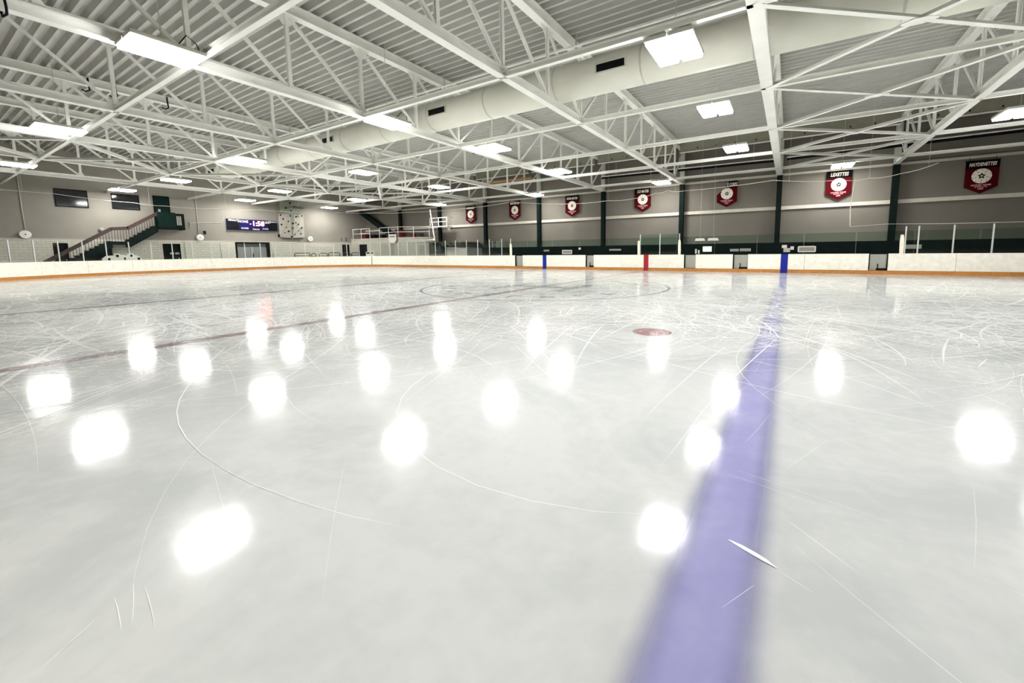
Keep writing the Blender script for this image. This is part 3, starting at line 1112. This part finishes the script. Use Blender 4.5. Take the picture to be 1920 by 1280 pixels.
# black cable loops on the chords
for i, (x, y, z, lab) in enumerate([(-5.02, -11.6, 6.35, 'black cable loop strapped round the bottom chord at the top left corner'),
                                    (-17.2, -8.1, 8.36, 'black cable hook under the roof at the left, nearer one'), (-17.2, -7.3, 8.36, 'black cable hook under the roof at the left, second'),
                                    (-17.2, -5.6, 8.36, 'black cable hook under the roof at the left, third'), (-11.12, 7.2, 8.36, 'black cable hook under the roof beyond the duct, left one'),
                                    (-11.12, 9.0, 8.36, 'black cable hook under the roof beyond the duct, right one')]):
    if i == 0:
        pts = [(0.19, 0, -0.02), (0.19, 0.02, -0.3), (0.1, 0.03, -0.4), (-0.1, 0.0, -0.4), (-0.19, 0, -0.3), (-0.19, 0, 0.0), (0, 0, 0.04)]
        o = link('cable_loop', tube_me(pts, 0.02, 6, closed=True), black_m, None, (x, y, z))
    else:
        pts = [(0.17, 0, 0.3), (0.2, 0, 0.0), (0.2, 0.02, -0.18), (0.15, -0.1, -0.26), (0.12, -0.2, -0.2)]
        o = link('cable_hook', tube_me(pts, 0.03, 6), black_m, None, (x, y, z))
    tag(o, lab, 'cable', 'black cables on the roof steel')

# ------------------------------------------------------------------ safety net rope
pts = [(-33, -12, 5.6), (-33, -7.0, 5.42), (-33, -3.25, 5.19), (-33, -1.47, 5.11), (-33, 1.57, 5.16), (-33, 5.18, 5.36), (-33, 8.47, 5.42), (-31, 11.2, 5.45), (-27.9, 13.1, 5.36), (-23.2, 13.1, 5.13), (-16.4, 13.1, 5.01),
       (-10.8, 13.1, 5.23), (-6.05, 13.1, 4.73), (-2.75, 13.1, 4.73), (-0.88, 13.1, 4.73), (0.52, 13.1, 4.96), (1.26, 13.1, 5.06), (2.18, 13.1, 4.95), (7.04, 13.1, 5.12), (10.06, 13.1, 4.82), (11.25, 13.1, 4.81),
       (12.46, 13.1, 4.91), (13.77, 13.1, 5.26)]
fine = []
for a, b in zip(pts, pts[1:]):
    for k in range(4):
        t = k / 4
        fine.append((a[0] + (b[0] - a[0]) * t, a[1] + (b[1] - a[1]) * t, a[2] + (b[2] - a[2]) * t - 0.06 * math.sin(PI * t)))
fine.append(pts[-1])
nt_ = empty('net_rope')
tag(nt_, 'thin white net rope sagging above the boards around the rink', 'rope')
link('head_rope', tube_me(fine, 0.014, 5), rope_m, nt_)
for a in fine[3::7]:
    link('tie_line', extrude_me(C_prof(0.005, 4), (a[0], a[1], a[2]), (a[0], a[1], 8.7 if abs(a[1]) < 100 else 6)), rope_m, nt_)
pole = tag(link('net_pole', tube_me([(10.66, 13.05, 4.86), (10.62, 13.05, 4.2), (10.56, 13.05, 3.4), (10.6, 13.05, 2.45)], 0.022, 6), rope_m), 'thin white net line hanging vertically below the second banner from the right', 'rope')
tag(link('shield_wire', tube_me([(10.6, 13.05, 2.42), (12.0, 13.05, 2.5), (14.2, 13.05, 2.42), (17.5, 13.05, 2.38), (20.5, 13.05, 2.4)], 0.008, 5), rope_m), 'fine wire along the top of the right-hand glass', 'wire')

# ------------------------------------------------------------------ left wall: windows, doors, stairs
for i, (y0, y1, z0, z1) in enumerate([(-6.52, -4.93, 4.85, 6.10), (-3.72, -2.17, 4.90, 6.07)]):
    w_ = empty('window_%d' % (i + 1))
    w_['kind'] = 'structure'
    link('pane', box_me(WX + 0.005, WX + 0.02, y0 + 0.05, y1 - 0.05, z0 + 0.05, z1 - 0.05), black_g, w_)
    for nm, b_ in (('frame', (y0, y1, z1 - 0.05, z1)), ('frame', (y0, y1, z0, z0 + 0.05)), ('frame', (y0, y0 + 0.05, z0, z1)), ('frame', (y1 - 0.05, y1, z0, z1))):
        link(nm, box_me(WX, WX + 0.05, *b_), black_m, w_)


def door(n, y0, y1, z1, m, panes=None):
    d_ = empty('door_%d' % n)
    d_['kind'] = 'structure'
    link('door_leaf', box_me(WX - 0.12, WX - 0.06, y0 + 0.05, y1 - 0.05, -0.02, z1 - 0.05), m, d_)
    link('door_frame', prism_me([(y0, -0.02), (y0, z1), (y1, z1), (y1, -0.02), (y1 - 0.05, -0.02), (y1 - 0.05, z1 - 0.05), (y0 + 0.05, z1 - 0.05), (y0 + 0.05, -0.02)], 'YZ', WX - 0.1, WX + 0.075), black_m, d_)
    link('door_handle', bev_me(WX - 0.06, WX + 0.0, y1 - 0.16, y1 - 0.11, 1.0, 1.14, 0.01), alu_m, d_)
    return d_


d1 = door(1, -6.9, -6.2, 2.30, black_m)
link('door_window', box_me(WX - 0.06, WX - 0.05, -6.7, -6.4, 1.5, 1.8), black_g, d1)
d2 = door(2, -1.07, 0.06, 2.30, green_d)
for a, b in ((-0.62, -0.36), (-0.28, 0.0)):
    link('door_sign', box_me(WX - 0.06, WX - 0.05, a, b, 1.42, 1.58), gate_m, d2)
# double equipment door
d3 = empty('door_3')
d3['kind'] = 'structure'
link('door_frame', prism_me([(4.05, -0.02), (4.05, 2.5), (6.98, 2.5), (6.98, -0.02), (6.78, -0.02), (6.72, 2.36), (4.2, 2.36), (4.2, -0.02)], 'YZ', WX - 0.18, WX + 0.08), black_m, d3)
link('door_leaf', box_me(WX - 0.16, WX - 0.1, 4.2, 5.36, -0.02, 2.05), grey_door, d3)
link('door_leaf', box_me(WX - 0.16, WX - 0.1, 5.58, 6.74, -0.02, 2.05), grey_door, d3)
link('door_leaf', box_me(WX - 0.16, WX - 0.11, 4.2, 6.74, 2.06, 2.36), mat('door_head_grey', srgb(96, 100, 98)), d3)
link('center_post', box_me(WX - 0.15, WX - 0.06, 5.37, 5.57, -0.02, 2.05), gate_m, d3)
link('door_handle', box_me(WX - 0.06, WX - 0.02, 5.5, 5.56, 1.05, 1.4), black_m, d3)
d4 = door(4, 14.62, 15.5, 2.35, black_g)
for s_, yy, nm_ in (('1', 14.6, 'black numeral one painted above the left half of the dark rear doorway'), ('2', 15.2, 'black numeral two painted above the right half of the dark rear doorway')):
    o = tag(put_text(s_, 0.5, (WX + 0.02, yy, 2.92), ROT_LEFT, black_m, name='wall_number'), nm_, 'sign')

# stair against the left wall
st = empty('staircase', (WX, 0, 0))
tag(st, 'dark green steel staircase with brown handrail climbing to the upper door', 'staircase')
X0, X1 = 0.07, 1.05
y0, z0 = -7.75, 0.0
yl0, zl = -4.15, 2.42            # lower flight ends at the half landing
yl1 = -3.25
yt, zt = -1.5, 3.66


def flight(ya, za, yb, zb, n):
    dy, dz = (yb - ya) / n, (zb - za) / n
    for k in range(n):
        link('tread', box_me(X0 + 0.05, X1 - 0.02, ya + k * dy, ya + (k + 1) * dy + 0.02, za + (k + 1) * dz - 0.05, za + (k + 1) * dz), green_d, st)
        link('riser', box_me(X0 + 0.05, X1 - 0.02, ya + k * dy, ya + k * dy + 0.015, za + k * dz, za + (k + 1) * dz - 0.05), green_d, st)
    for xx in (X0, X1 - 0.02):
        poly = []
        for k in range(n):
            poly += [(ya + k * dy, za + k * dz + 0.02), (ya + k * dy, za + (k + 1) * dz + 0.02)]
        poly += [(yb, zb + 0.02), (yb, zb - 0.45), (ya + 0.02 if za > 0.5 else ya + 0.6, za - 0.45 if za > 0.5 else za - 0.02)]
        link('stringer', prism_me(poly, 'YZ', xx, xx + 0.04), green_d, st)


flight(y0, z0, yl0, zl, 14)
link('landing', box_me(X0, X1 + 0.02, yl0, yl1, zl - 0.22, zl), green_d, st)
flight(yl1, zl, yt, zt, 7)
rail_pts = [(y0 + 0.25, z0 + 0.95), (yl0, zl + 0.93), (yl1, zl + 1.0), (yt + 0.1, zt + 1.05)]
for (a, za), (b, zb) in zip(rail_pts, rail_pts[1:]):
    link('handrail', extrude_me(R_prof(0.10, 0.24), (X1 + 0.02, a - 0.03, za - 0.012), (X1 + 0.02, b + 0.03, zb + 0.012)), brown_m, st)


def rail_z(yy):
    for (a, za), (b, zb) in zip(rail_pts, rail_pts[1:]):
        if a <= yy <= b:
            return za + (zb - za) * (yy - a) / (b - a)


def tread_z(yy):
    if yy < yl0:
        return z0 + (zl - z0) * (yy - y0) / (yl0 - y0)
    if yy < yl1:
        return zl
    return zl + (zt - zl) * (yy - yl1) / (yt - yl1)


yy = y0 + 0.35
while yy < yt:
    zb, ztp = tread_z(yy), rail_z(yy) - 0.06
    link('baluster', box_me(X1 - 0.0, X1 + 0.022, yy - 0.011, yy + 0.011, zb - 0.1, ztp), black_m, st)
    yy += 0.155
# upper landing with solid guard
link('upper_landing', box_me(X0, X1 + 0.25, yt, 0.12, zt - 0.2, zt), green_d, st)
link('guard_panel', box_me(X1 + 0.16, X1 + 0.22, yt, -0.42, zt - 0.25, zt + 1.12), green_m, st)
link('guard_panel', box_me(X1 + 0.16, X1 + 0.22, -0.42, 0.14, zt - 0.25, zt + 1.05), green_d, st)
link('guard_panel', box_me(X0, X1 + 0.16, 0.08, 0.14, zt - 0.25, zt + 1.05), green_d, st)
for k in range(3):
    link('guard_notice', box_me(X1 + 0.222, X1 + 0.23, -0.36 + k * 0.11, -0.29 + k * 0.11, zt + 0.12, zt + 0.85), gate_m, st)
link('under_panel', prism_me([(-7.0, -0.02), (-4.2, 2.1), (-4.2, -0.02)], 'YZ', X1 - 0.1, X1 - 0.08), green_d, st)
ud = empty('door_5')
ud['kind'] = 'structure'
link('door_leaf', box_me(WX + 0.003, WX + 0.03, -1.3, -0.4, 3.66, 6.1), green_m, ud)
link('door_frame', prism_me([(-1.36, 3.66), (-1.36, 6.16), (-0.34, 6.16), (-0.34, 3.66), (-0.4, 3.66), (-0.4, 6.1), (-1.3, 6.1), (-1.3, 3.66)], 'YZ', WX, WX + 0.06), green_d, ud)
link('door_sign', box_me(WX + 0.03, WX + 0.035, -1.1, -0.95, 4.75, 5.1), gate_m, ud)
tag(link('wall_lamp', lathe_me([(0.03, 0), (0.14, 0.02), (0.16, 0.1), (0.09, 0.2), (0.02, 0.22)], 'X', 16), gate_m, None, (WX, -4.45, 3.3)), 'small round wall fitting above the stair handrail', 'wall fitting')

# ------------------------------------------------------------------ scoreboard
sb = empty('scoreboard', (WX, 5.66, 4.12))
tag(sb, 'long navy scoreboard on the left wall with red glowing clock digits', 'scoreboard')
link('cabinet', bev_me(0.01, 0.2, -2.12, 2.12, -0.5, 0.5, 0.015), navy_m, sb)
link('end_panel', box_me(0.2, 0.206, -2.08, -1.2, -0.45, 0.28), black_m, sb)
link('end_panel', box_me(0.2, 0.206, 1.2, 2.08, -0.45, 0.28), black_m, sb)
for s_, yy, zz, sz in (('PENALTY', -1.6, 0.37, 0.21), ('HOME', -0.86, 0.29, 0.30), ('GUEST', 1.12, 0.29, 0.27), ('PENALTY', 1.72, 0.37, 0.19), ('SCORE', -0.75, -0.33, 0.19), ('PERIOD', 0.2, -0.40, 0.17), ('SCORE', 1.0, -0.33, 0.17)):
    put_text(s_, sz, (0.208, yy, zz), ROT_LEFT, white_m, sb)
o = put_text('1:58', 0.62, (0.208, 0.40, 0.13), ROT_LEFT, led_e, sb, name='clock_digits')
link('led_dash', box_me(0.205, 0.212, -0.32, -0.2, 0.07, 0.12), led_e, sb)
dec = lambda *a: None
for yy, z0_ in ((0.0, 0),):
    pass
tag(link('wall_speaker', bev_me(WX, WX + 0.12, 7.85, 8.0, 3.05, 3.35, 0.02), black_m), 'small black box on the wall just right of the scoreboard', 'box')
tag(link('wall_speaker', bev_me(WX, WX + 0.12, 1.75, 1.92, 3.15, 3.45, 0.02), black_m), 'small black box on the wall left of the scoreboard', 'box')
# conduits
for i, (p_, lab) in enumerate([([(WX + 0.03, -8.02, 8.2), (WX + 0.03, -8.02, 5.72), (WX + 0.03, -8.0, 3.1)], 'vertical conduit on the left wall beside the left edge'),
                               ([(WX + 0.03, -8.02, 5.72), (WX + 0.03, -10.5, 5.72)], 'horizontal conduit on the left wall at the left edge'),
                               ([(WX + 0.03, 1.42, 7.6), (WX + 0.03, 1.42, 3.15)], 'vertical conduit between the stair door and the scoreboard'),
                               ([(WX + 0.03, 0.85, 3.6), (WX + 0.03, 0.85, 4.1), (WX + 0.03, 3.2, 4.22), (WX + 0.03, 3.28, 4.8)], 'bent conduit leading to the scoreboard'),
                               ([(WX + 0.1, 0.35, 1.1), (WX + 0.1, 0.35, 2.45)], 'short conduit right of the green door'),
                               ([(WX + 0.1, 2.9, 1.0), (WX + 0.1, 2.9, 2.5)], 'conduit on the block wall left of the double door'),
                               ([(WX + 0.1, 7.2, 1.0), (WX + 0.1, 7.2, 2.4)], 'conduit on the block wall right of the double door'),
                               ([(WX + 0.1, 8.9, 1.0), (WX + 0.1, 8.9, 2.4)], 'conduit on the block wall under the climbing wall')]):
    tag(link('conduit', tube_me(p_, 0.028, 6), steel_d), lab, 'conduit', 'conduits on the left wall')
for yy, zz, lab in ((-8.04, 2.85, 'round white disc on the left wall near the left edge'), (1.45, 2.86, 'round white disc on the left wall left of the double door'), (11.0, 2.92, 'round white disc on the left wall right of the climbing wall')):
    d_ = empty('wall_disc', (WX, yy, zz))
    tag(d_, lab, 'disc', 'white discs on the left wall')
    link('dish', lathe_me([(0.05, 0.0), (0.08, 0.05), (0.25, 0.12), (0.27, 0.15), (0.24, 0.17), (0.03, 0.19)], 'X', 28), white_m, d_)
    link('knob', lathe_me([(0.035, 0.192), (0.035, 0.22), (0.02, 0.23)], 'X', 10), black_m, d_)

# ------------------------------------------------------------------ climbing wall
cw = empty('climbing_wall', (WX, 9.2, 0))
tag(cw, 'grey faceted climbing wall with dark holds right of the scoreboard', 'climbing wall')


def facet(pts, m, nm):
    """solid wedge from wall plane to the given front points (x,y,z)"""
    n = len(pts)
    v = [(0.0, p[1], p[2]) for p in pts] + list(pts)
    f = [tuple(range(n - 1, -1, -1)), tuple(range(n, 2 * n))] + [(i, (i + 1) % n, n + (i + 1) % n, n + i) for i in range(n)]
    link(nm, mesh(nm, v, f), m, cw)


facet([(0.1, -1.25, 3.05), (0.1, -0.05, 2.95), (0.55, -0.25, 5.4), (0.1, -1.2, 5.4)], climb_m, 'left_facet')
facet([(0.55, -0.24, 5.42), (0.1, -0.04, 2.95), (0.1, 0.02, 2.95), (0.5, 0.12, 5.42)], climb_g, 'center_facet')
facet([(0.12, 0.03, 3.0), (0.12, 1.22, 3.08), (0.12, 1.25, 5.45), (0.5, 0.13, 5.42)], climb_m, 'right_facet')
link('upper_box', box_me(0.02, 0.55, -1.22, 0.9, 5.50, 6.55), climb_g, cw)
link('upper_bar', box_me(0.02, 0.6, -1.0, 0.9, 5.44, 5.48), steel_d, cw)
for a, b in ((-1.0, -0.1), (0.1, 1.0)):
    link('lower_rail', box_me(0.08, 0.2, a, b, 2.86, 2.92), brown_m, cw)
rnd = random.Random(5)
hold_me = lathe_me([(0.01, 0), (0.075, 0.01), (0.07, 0.06), (0.03, 0.09)], 'X', 7)
for (yy, zz) in [(-1.05, 5.25), (-0.85, 4.85), (-0.45, 4.65), (-1.0, 4.3), (-0.62, 4.05), (-0.4, 3.65), (-0.75, 3.5), (-0.28, 5.2), (0.0, 4.45), (0.0, 4.0), (0.35, 5.15), (0.62, 5.2), (1.05, 5.3), (0.32, 4.55), (0.6, 4.4),
                 (0.95, 4.05), (0.6, 3.75), (0.85, 3.45), (0.2, 3.35), (-0.1, 3.1), (-0.7, 5.95), (0.15, 6.15), (-0.25, 6.45), (0.55, 5.7), (-0.2, 5.7)]:
    if zz > 5.5:
        xx = 0.56
    elif yy < -0.15:
        xx = 0.1 + 0.45 * max(0, (zz - 3.0) / 2.4) * max(0, (yy + 1.2) / 0.95)
    elif yy < 0.03:
        xx = 0.1 + 0.42 * (zz - 3.0) / 2.4
    else:
        xx = 0.12 + 0.36 * max(0, (zz - 3.0) / 2.4) * max(0, (1.25 - yy) / 1.1)
    o = at(hold_me, (xx, yy, zz), 'climbing_hold', black_m, cw)
    s_ = rnd.uniform(0.7, 1.3)
    o.scale = (1, s_, s_)

# ------------------------------------------------------------------ raised room in the rear left corner
rm = empty('mezzanine_room')
rm['kind'] = 'structure'
poly = [(WX + 0.07, 15.8), (-27.7, 15.8), (-24.4, 17.88), (WX + 0.07, 17.88)]
link('room_body', prism_me(poly, 'XY', -0.02, 2.88), mat('room_paint', srgb(186, 184, 170), 0.7), rm)
link('room_roof', prism_me([(WX + 0.07, 15.74), (-27.68, 15.74), (-24.2, 17.88), (WX + 0.07, 17.88)], 'XY', 2.88, 2.98), girt_m, rm)
link('doorway', box_me(-34.62, -33.06, 15.76, 15.8, -0.02, 2.33), black_m, rm)
link('wall_cabinet', bev_me(-32.93, -31.5, 15.5, 15.8, -0.02, 1.48, 0.02), white_m, rm)
link('dark_slot', box_me(-32.8, -32.2, 15.49, 15.5, 1.28, 1.42), black_m, rm)
link('dark_slot', box_me(-32.1, -31.6, 15.49, 15.5, 1.28, 1.42), black_m, rm)


def railing(pts, z0, h, lab, sp=1.45, r=0.03):
    g = empty('railing')
    tag(g, lab, 'railing', 'railings of the raised room')
    for a, b in zip(pts, pts[1:]):
        A, B = Vector((a[0], a[1], 0)), Vector((b[0], b[1], 0))
        n = max(1, round((B - A).length / sp))
        for k in range(n + 1):
            q_ = A.lerp(B, k / n)
            link('post', extrude_me(C_prof(r, 8), (q_.x, q_.y, z0), (q_.x, q_.y, z0 + h)), steel, g)
        for hh in (h, h * 0.52):
            link('rail', extrude_me(C_prof(r, 8), (A.x, A.y, z0 + hh), (B.x, B.y, z0 + hh)), steel, g)
    return g


railing([(-35.6, 15.85), (-32.5, 15.85)], 2.98, 1.1, 'white pipe railing on the raised room, left part')
railing([(-30.8, 15.85), (-27.75, 15.85), (-24.9, 17.6)], 2.98, 1.1, 'white pipe railing on the raised room, right part around the corner')
for i, (x, w, h, m_, lab) in enumerate([(-34.6, 0.9, 0.5, red_d, 'dark red box behind the left railing'), (-33.0, 1.1, 0.45, black_m, 'dark box behind the left railing'), (-31.6, 0.9, 0.4, black_m, 'dark box between the two railings'),
                                        (-29.9, 0.9, 0.62, black_m, 'dark box behind the right railing, left one'), (-28.6, 0.8, 0.9, red_d, 'tall dark red pile behind the right railing'), (-27.0, 0.9, 0.45, red_d, 'low red box at the corner of the railing'), (-26.0, 0.6, 0.4, brown_m, 'low brown box at the right end of the railing')]):
    tag(link('stored_box', bev_me(-w / 2, w / 2, -0.3, 0.3, 0, h, 0.03), m_, None, (x, 16.75 if i < 5 else 17.3, 2.98)), lab, 'box', 'boxes stored on the raised room')
# slanted dark duct in the corner
tag(link('slanted_flue', extrude_me(R_prof(0.5, 0.5), (-35.5, 17.0, 6.2), (-31.0, 17.3, 3.6)), green_d), 'dark slanted flue in the rear left corner', 'flue')

# pentagon sign
pg = empty('pentagon_sign', (-28.3, 15.55, 2.86))
tag(pg, 'white pentagon sign hanging at the corner of the raised room', 'sign')
link('plate', prism_me([(-0.62, 0.45), (0.62, 0.45), (0.62, -0.15), (0.28, -0.5), (-0.28, -0.5), (-0.62, -0.15)], 'XZ', -0.02, 0.02), white_m, pg)
put_text('NOTICE', 0.22, (0, -0.026, 0.2), ROT_BACK, black_m, pg)
link('bracket', box_me(-0.04, 0.04, 0.02, 0.19, -0.1, 0.1), steel_d, pg)

# small camera platform with railing on the column
pf = empty('camera_platform', (-22.5, 17.1, 3.95))
tag(pf, 'small white railed platform on the rear left column', 'platform')
link('deck', box_me(-1.25, 1.2, -0.5, 0.36, -0.05, 0.03), steel, pf)
for xx in (-1.2, 0.0, 1.15):
    link('post', box_me(xx - 0.025, xx + 0.025, -0.48, -0.43, 0.03, 0.85), steel, pf)
for zz in (0.44, 0.84):
    link('rail', box_me(-1.2, 1.17, -0.485, -0.44, zz, zz + 0.045), steel, pf)
    link('rail', box_me(1.13, 1.17, -0.44, 0.36, zz, zz + 0.045), steel, pf)
link('wall_bracket', prism_me([(0.3, -0.05), (0.8, -0.05), (0.8, -0.5)], 'XZ', 0.3, 0.36), steel, pf)
tag(link('slanted_pole', tube_me([(-23.5, 16.5, 5.67), (-23.1, 16.5, 3.2), (-22.98, 16.5, 2.75), (-23.3, 16.5, 2.62), (-24.2, 16.6, 2.6)], 0.055, 8), steel), 'bent white pole beside the small railed platform', 'pole')
rl = empty('signal_lamp', (-22.75, 16.2, 2.62))
tag(rl, 'small red signal light above the green cabinet', 'signal light')
link('bulb', lathe_me([(0.02, -0.09), (0.08, -0.07), (0.09, 0.0), (0.06, 0.08), (0.01, 0.1)], 'Z', 14), red_e, rl)
link('bulb_base', lathe_me([(0.05, -0.29), (0.05, -0.1), (0.08, -0.09)], 'Z', 12), black_m, rl)
gb = empty('green_cabinet', (-22.7, 16.5, 0))
tag(gb, 'tall green cabinet in front of the rear left column', 'cabinet')
link('body', bev_me(-0.85, 0.85, -0.3, 0.3, -0.02, 2.3, 0.02), green_m, gb)
link('door', box_me(-0.35, 0.8, -0.32, -0.301, 0.1, 2.22), green_m, gb)
link('door_lock', lathe_me([(0.03, -0.03), (0.06, 0.0)], 'Y', 10), alu_m, gb, (0.25, -0.33, 1.55))

# dark-roofed hut behind the far left glass
ht = empty('warming_hut', (-18.2, 15.9, 0))
tag(ht, 'low hut with dark sloping roof and pale slats behind the far left glass', 'hut')
link('roof', prism_me([(-2.3, 1.9), (-1.4, 2.25), (1.2, 2.25), (2.05, 1.78), (2.05, 1.72), (-2.3, 1.84)], 'XZ', -0.7, 0.5), black_m, ht)
for k in range(8):
    link('slat', box_me(-2.0, 0.6, -0.58, -0.55, 0.95 + k * 0.11, 1.03 + k * 0.11), white_m, ht)
link('side_panel', box_me(0.62, 1.95, -0.6, 0.4, -0.02, 1.72), mat('hut_grey', srgb(84, 92, 88)), ht)
link('rear_panel', box_me(-2.0, 0.6, -0.4, -0.35, -0.02, 1.8), gate_m, ht)
fence = empty('folding_ladder', (-15.2, 16.6, 0))
tag(fence, 'grey folding ladder leaning behind the far left glass', 'ladder')
for xx in (-0.45, 0.1, 0.35):
    link('rail', extrude_me(R_prof(0.05, 0.05), (xx, 0, 0), (xx - 0.12, 0.2, 2.3)), steel_d, fence)
for k in range(6):
    link('rung', box_me(-0.45 - 0.02 * k, 0.1 - 0.02 * k, 0.03 * k - 0.02, 0.03 * k + 0.02, 0.3 + k * 0.33, 0.34 + k * 0.33), steel_d, fence)

# tube frames (practice goals) behind the left end glass
for i, (a, b, zt_, lab) in enumerate([(8.6, 10.15, 1.42, 'first'), (10.3, 10.75, 1.35, 'second'), (11.1, 12.0, 1.38, 'third'), (12.1, 13.4, 1.42, 'fourth'), (13.75, 14.7, 1.40, 'fifth'), (14.8, 15.9, 1.40, 'sixth')]):
    gfr = empty('goal_frame', (-34.6 + 0.02 * i, (a + b) / 2, 0))
    tag(gfr, 'dark tube goal frame behind the left end glass, %s from the double door' % lab, 'goal frame', 'goal frames behind the glass')
    h_ = (b - a) / 2
    link('hoop', tube_me([(0, -h_, 0), (0, -h_, zt_ - 0.12), (0, -h_ + 0.1, zt_), (0, h_ - 0.1, zt_), (0, h_, zt_ - 0.12), (0, h_, 0)], 0.04, 8), poly_m, gfr)
    link('lower_bar', tube_me([(0.0, -h_, zt_ - 0.28), (0.0, h_, zt_ - 0.28)], 0.025, 6), brown_m, gfr)

# white skating aids with hand holes
sk = empty('skating_aid', (-34.2, -3.9, 0))
tag(sk, 'white moulded plastic skating aid with square handle holes behind the left boards', 'skating aid')
outer = [(-1.05, 0), (-1.05, 1.15), (-0.8, 1.36), (-0.45, 1.38), (-0.45, 1.5), (-0.12, 1.5), (-0.12, 1.4), (0.28, 1.4), (0.28, 1.52), (0.6, 1.52), (0.6, 1.4), (0.82, 1.36), (1.05, 1.12), (1.05, 0)]
link('body', prism_me(outer, 'YZ', -0.15, 0.15), white_m, sk)
for yy, zz, w in ((-0.28, 1.35, 0.16), (0.44, 1.36, 0.16), (-0.72, 1.12, 0.14), (0.1, 1.14, 0.1), (0.85, 1.12, 0.14)):
    link('handle_hole', box_me(0.151, 0.156, yy - w / 2, yy + w / 2, zz - 0.09, zz + 0.08), black_m, sk)

# ------------------------------------------------------------------ signs and clutter in the bench boxes
for x0_, x1_, z0_, z1_, s_, lab in ((-7.44, -6.59, 1.09, 1.42, 'PLAYERS', 'rounded white sign on the dark wall of the left bench'), (8.42, 9.28, 1.11, 1.47, 'NO ENTRY', 'rounded white sign on the dark wall right of the near blue stripe')):
    g = empty('bench_sign', ((x0_ + x1_) / 2, 15.16, (z0_ + z1_) / 2))
    tag(g, lab, 'sign', 'white signs on the bench wall')
    w, h = (x1_ - x0_) / 2 * 1.04, (z1_ - z0_) / 2
    poly = []
    for cx_, cz_, a0 in ((w - 0.06, h - 0.06, 0), (-w + 0.06, h - 0.06, 90), (-w + 0.06, -h + 0.06, 180), (w - 0.06, -h + 0.06, 270)):
        poly += [(cx_ + 0.06 * math.cos(R(a0 + 22.5 * k)), cz_ + 0.06 * math.sin(R(a0 + 22.5 * k))) for k in range(5)]
    link('plate', prism_me(poly, 'XZ', -0.02, 0.03), white_m, g)
    link('inner_plate', box_me(-w + 0.07, w - 0.07, -0.026, -0.021, -h + 0.07, h - 0.07), gate_m, g)
for x, z, w, h, m_, lab in ((-5.9, 1.5, 0.16, 0.16, white_m, 'small white notice right of the left bench sign'), (7.72, 1.46, 0.26, 0.18, white_m, 'small white notice above the near blue stripe'), (7.85, 1.24, 0.34, 0.24, alu_m, 'silver box on the ledge above the near blue stripe'),
                            (8.12, 1.36, 0.18, 0.2, white_m, 'small white plate right of the silver box'), (3.38, 1.36, 0.54, 0.34, win_e, 'bright greenish window opening behind the middle right bench'), (2.68, 1.22, 0.1, 0.3, white_m, 'small white bottle left of the bright opening'),
                            (2.86, 1.18, 0.1, 0.24, white_m, 'smaller white bottle left of the bright opening'), (5.0, 1.27, 0.5, 0.16, gate_m, 'grey equipment tray behind the right bench, left half'), (5.62, 1.28, 0.62, 0.18, gate_m, 'grey equipment tray behind the right bench, right half'),
                            (-8.9, 1.38, 0.5, 0.14, gate_m, 'grey tray behind the left bench'), (-3.0, 1.38, 0.9, 0.12, gate_m, 'grey tray between the left bench and the middle box'), (13.5, 1.36, 0.7, 0.22, gate_m, 'grey tray behind the right-hand glass')):
    tag(link('wall_box', bev_me(-w / 2, w / 2, -0.09, 0.0, -h / 2, h / 2, 0.008), m_, None, (x, 15.195, z)), lab, 'box')
for xx, w, lab in ((2.95, 0.62, 'white hood hanging over the bench left of the bright opening'), (3.75, 0.66, 'white hood hanging over the bench above the bright opening')):
    hd = empty('lamp_hood', (xx, 15.0, 1.98))
    tag(hd, lab, 'lamp')
    link('shade', prism_me([(-w / 2, -0.08), (w / 2, -0.08), (w / 2 - 0.08, 0.08), (-w / 2 + 0.05, 0.08)], 'XZ', -0.12, 0.12), white_m, hd)
    link('cord', extrude_me(C_prof(0.005, 5), (0, 0, 0.08), (0, 0, 8.71 - 1.98)), steel_d, hd)
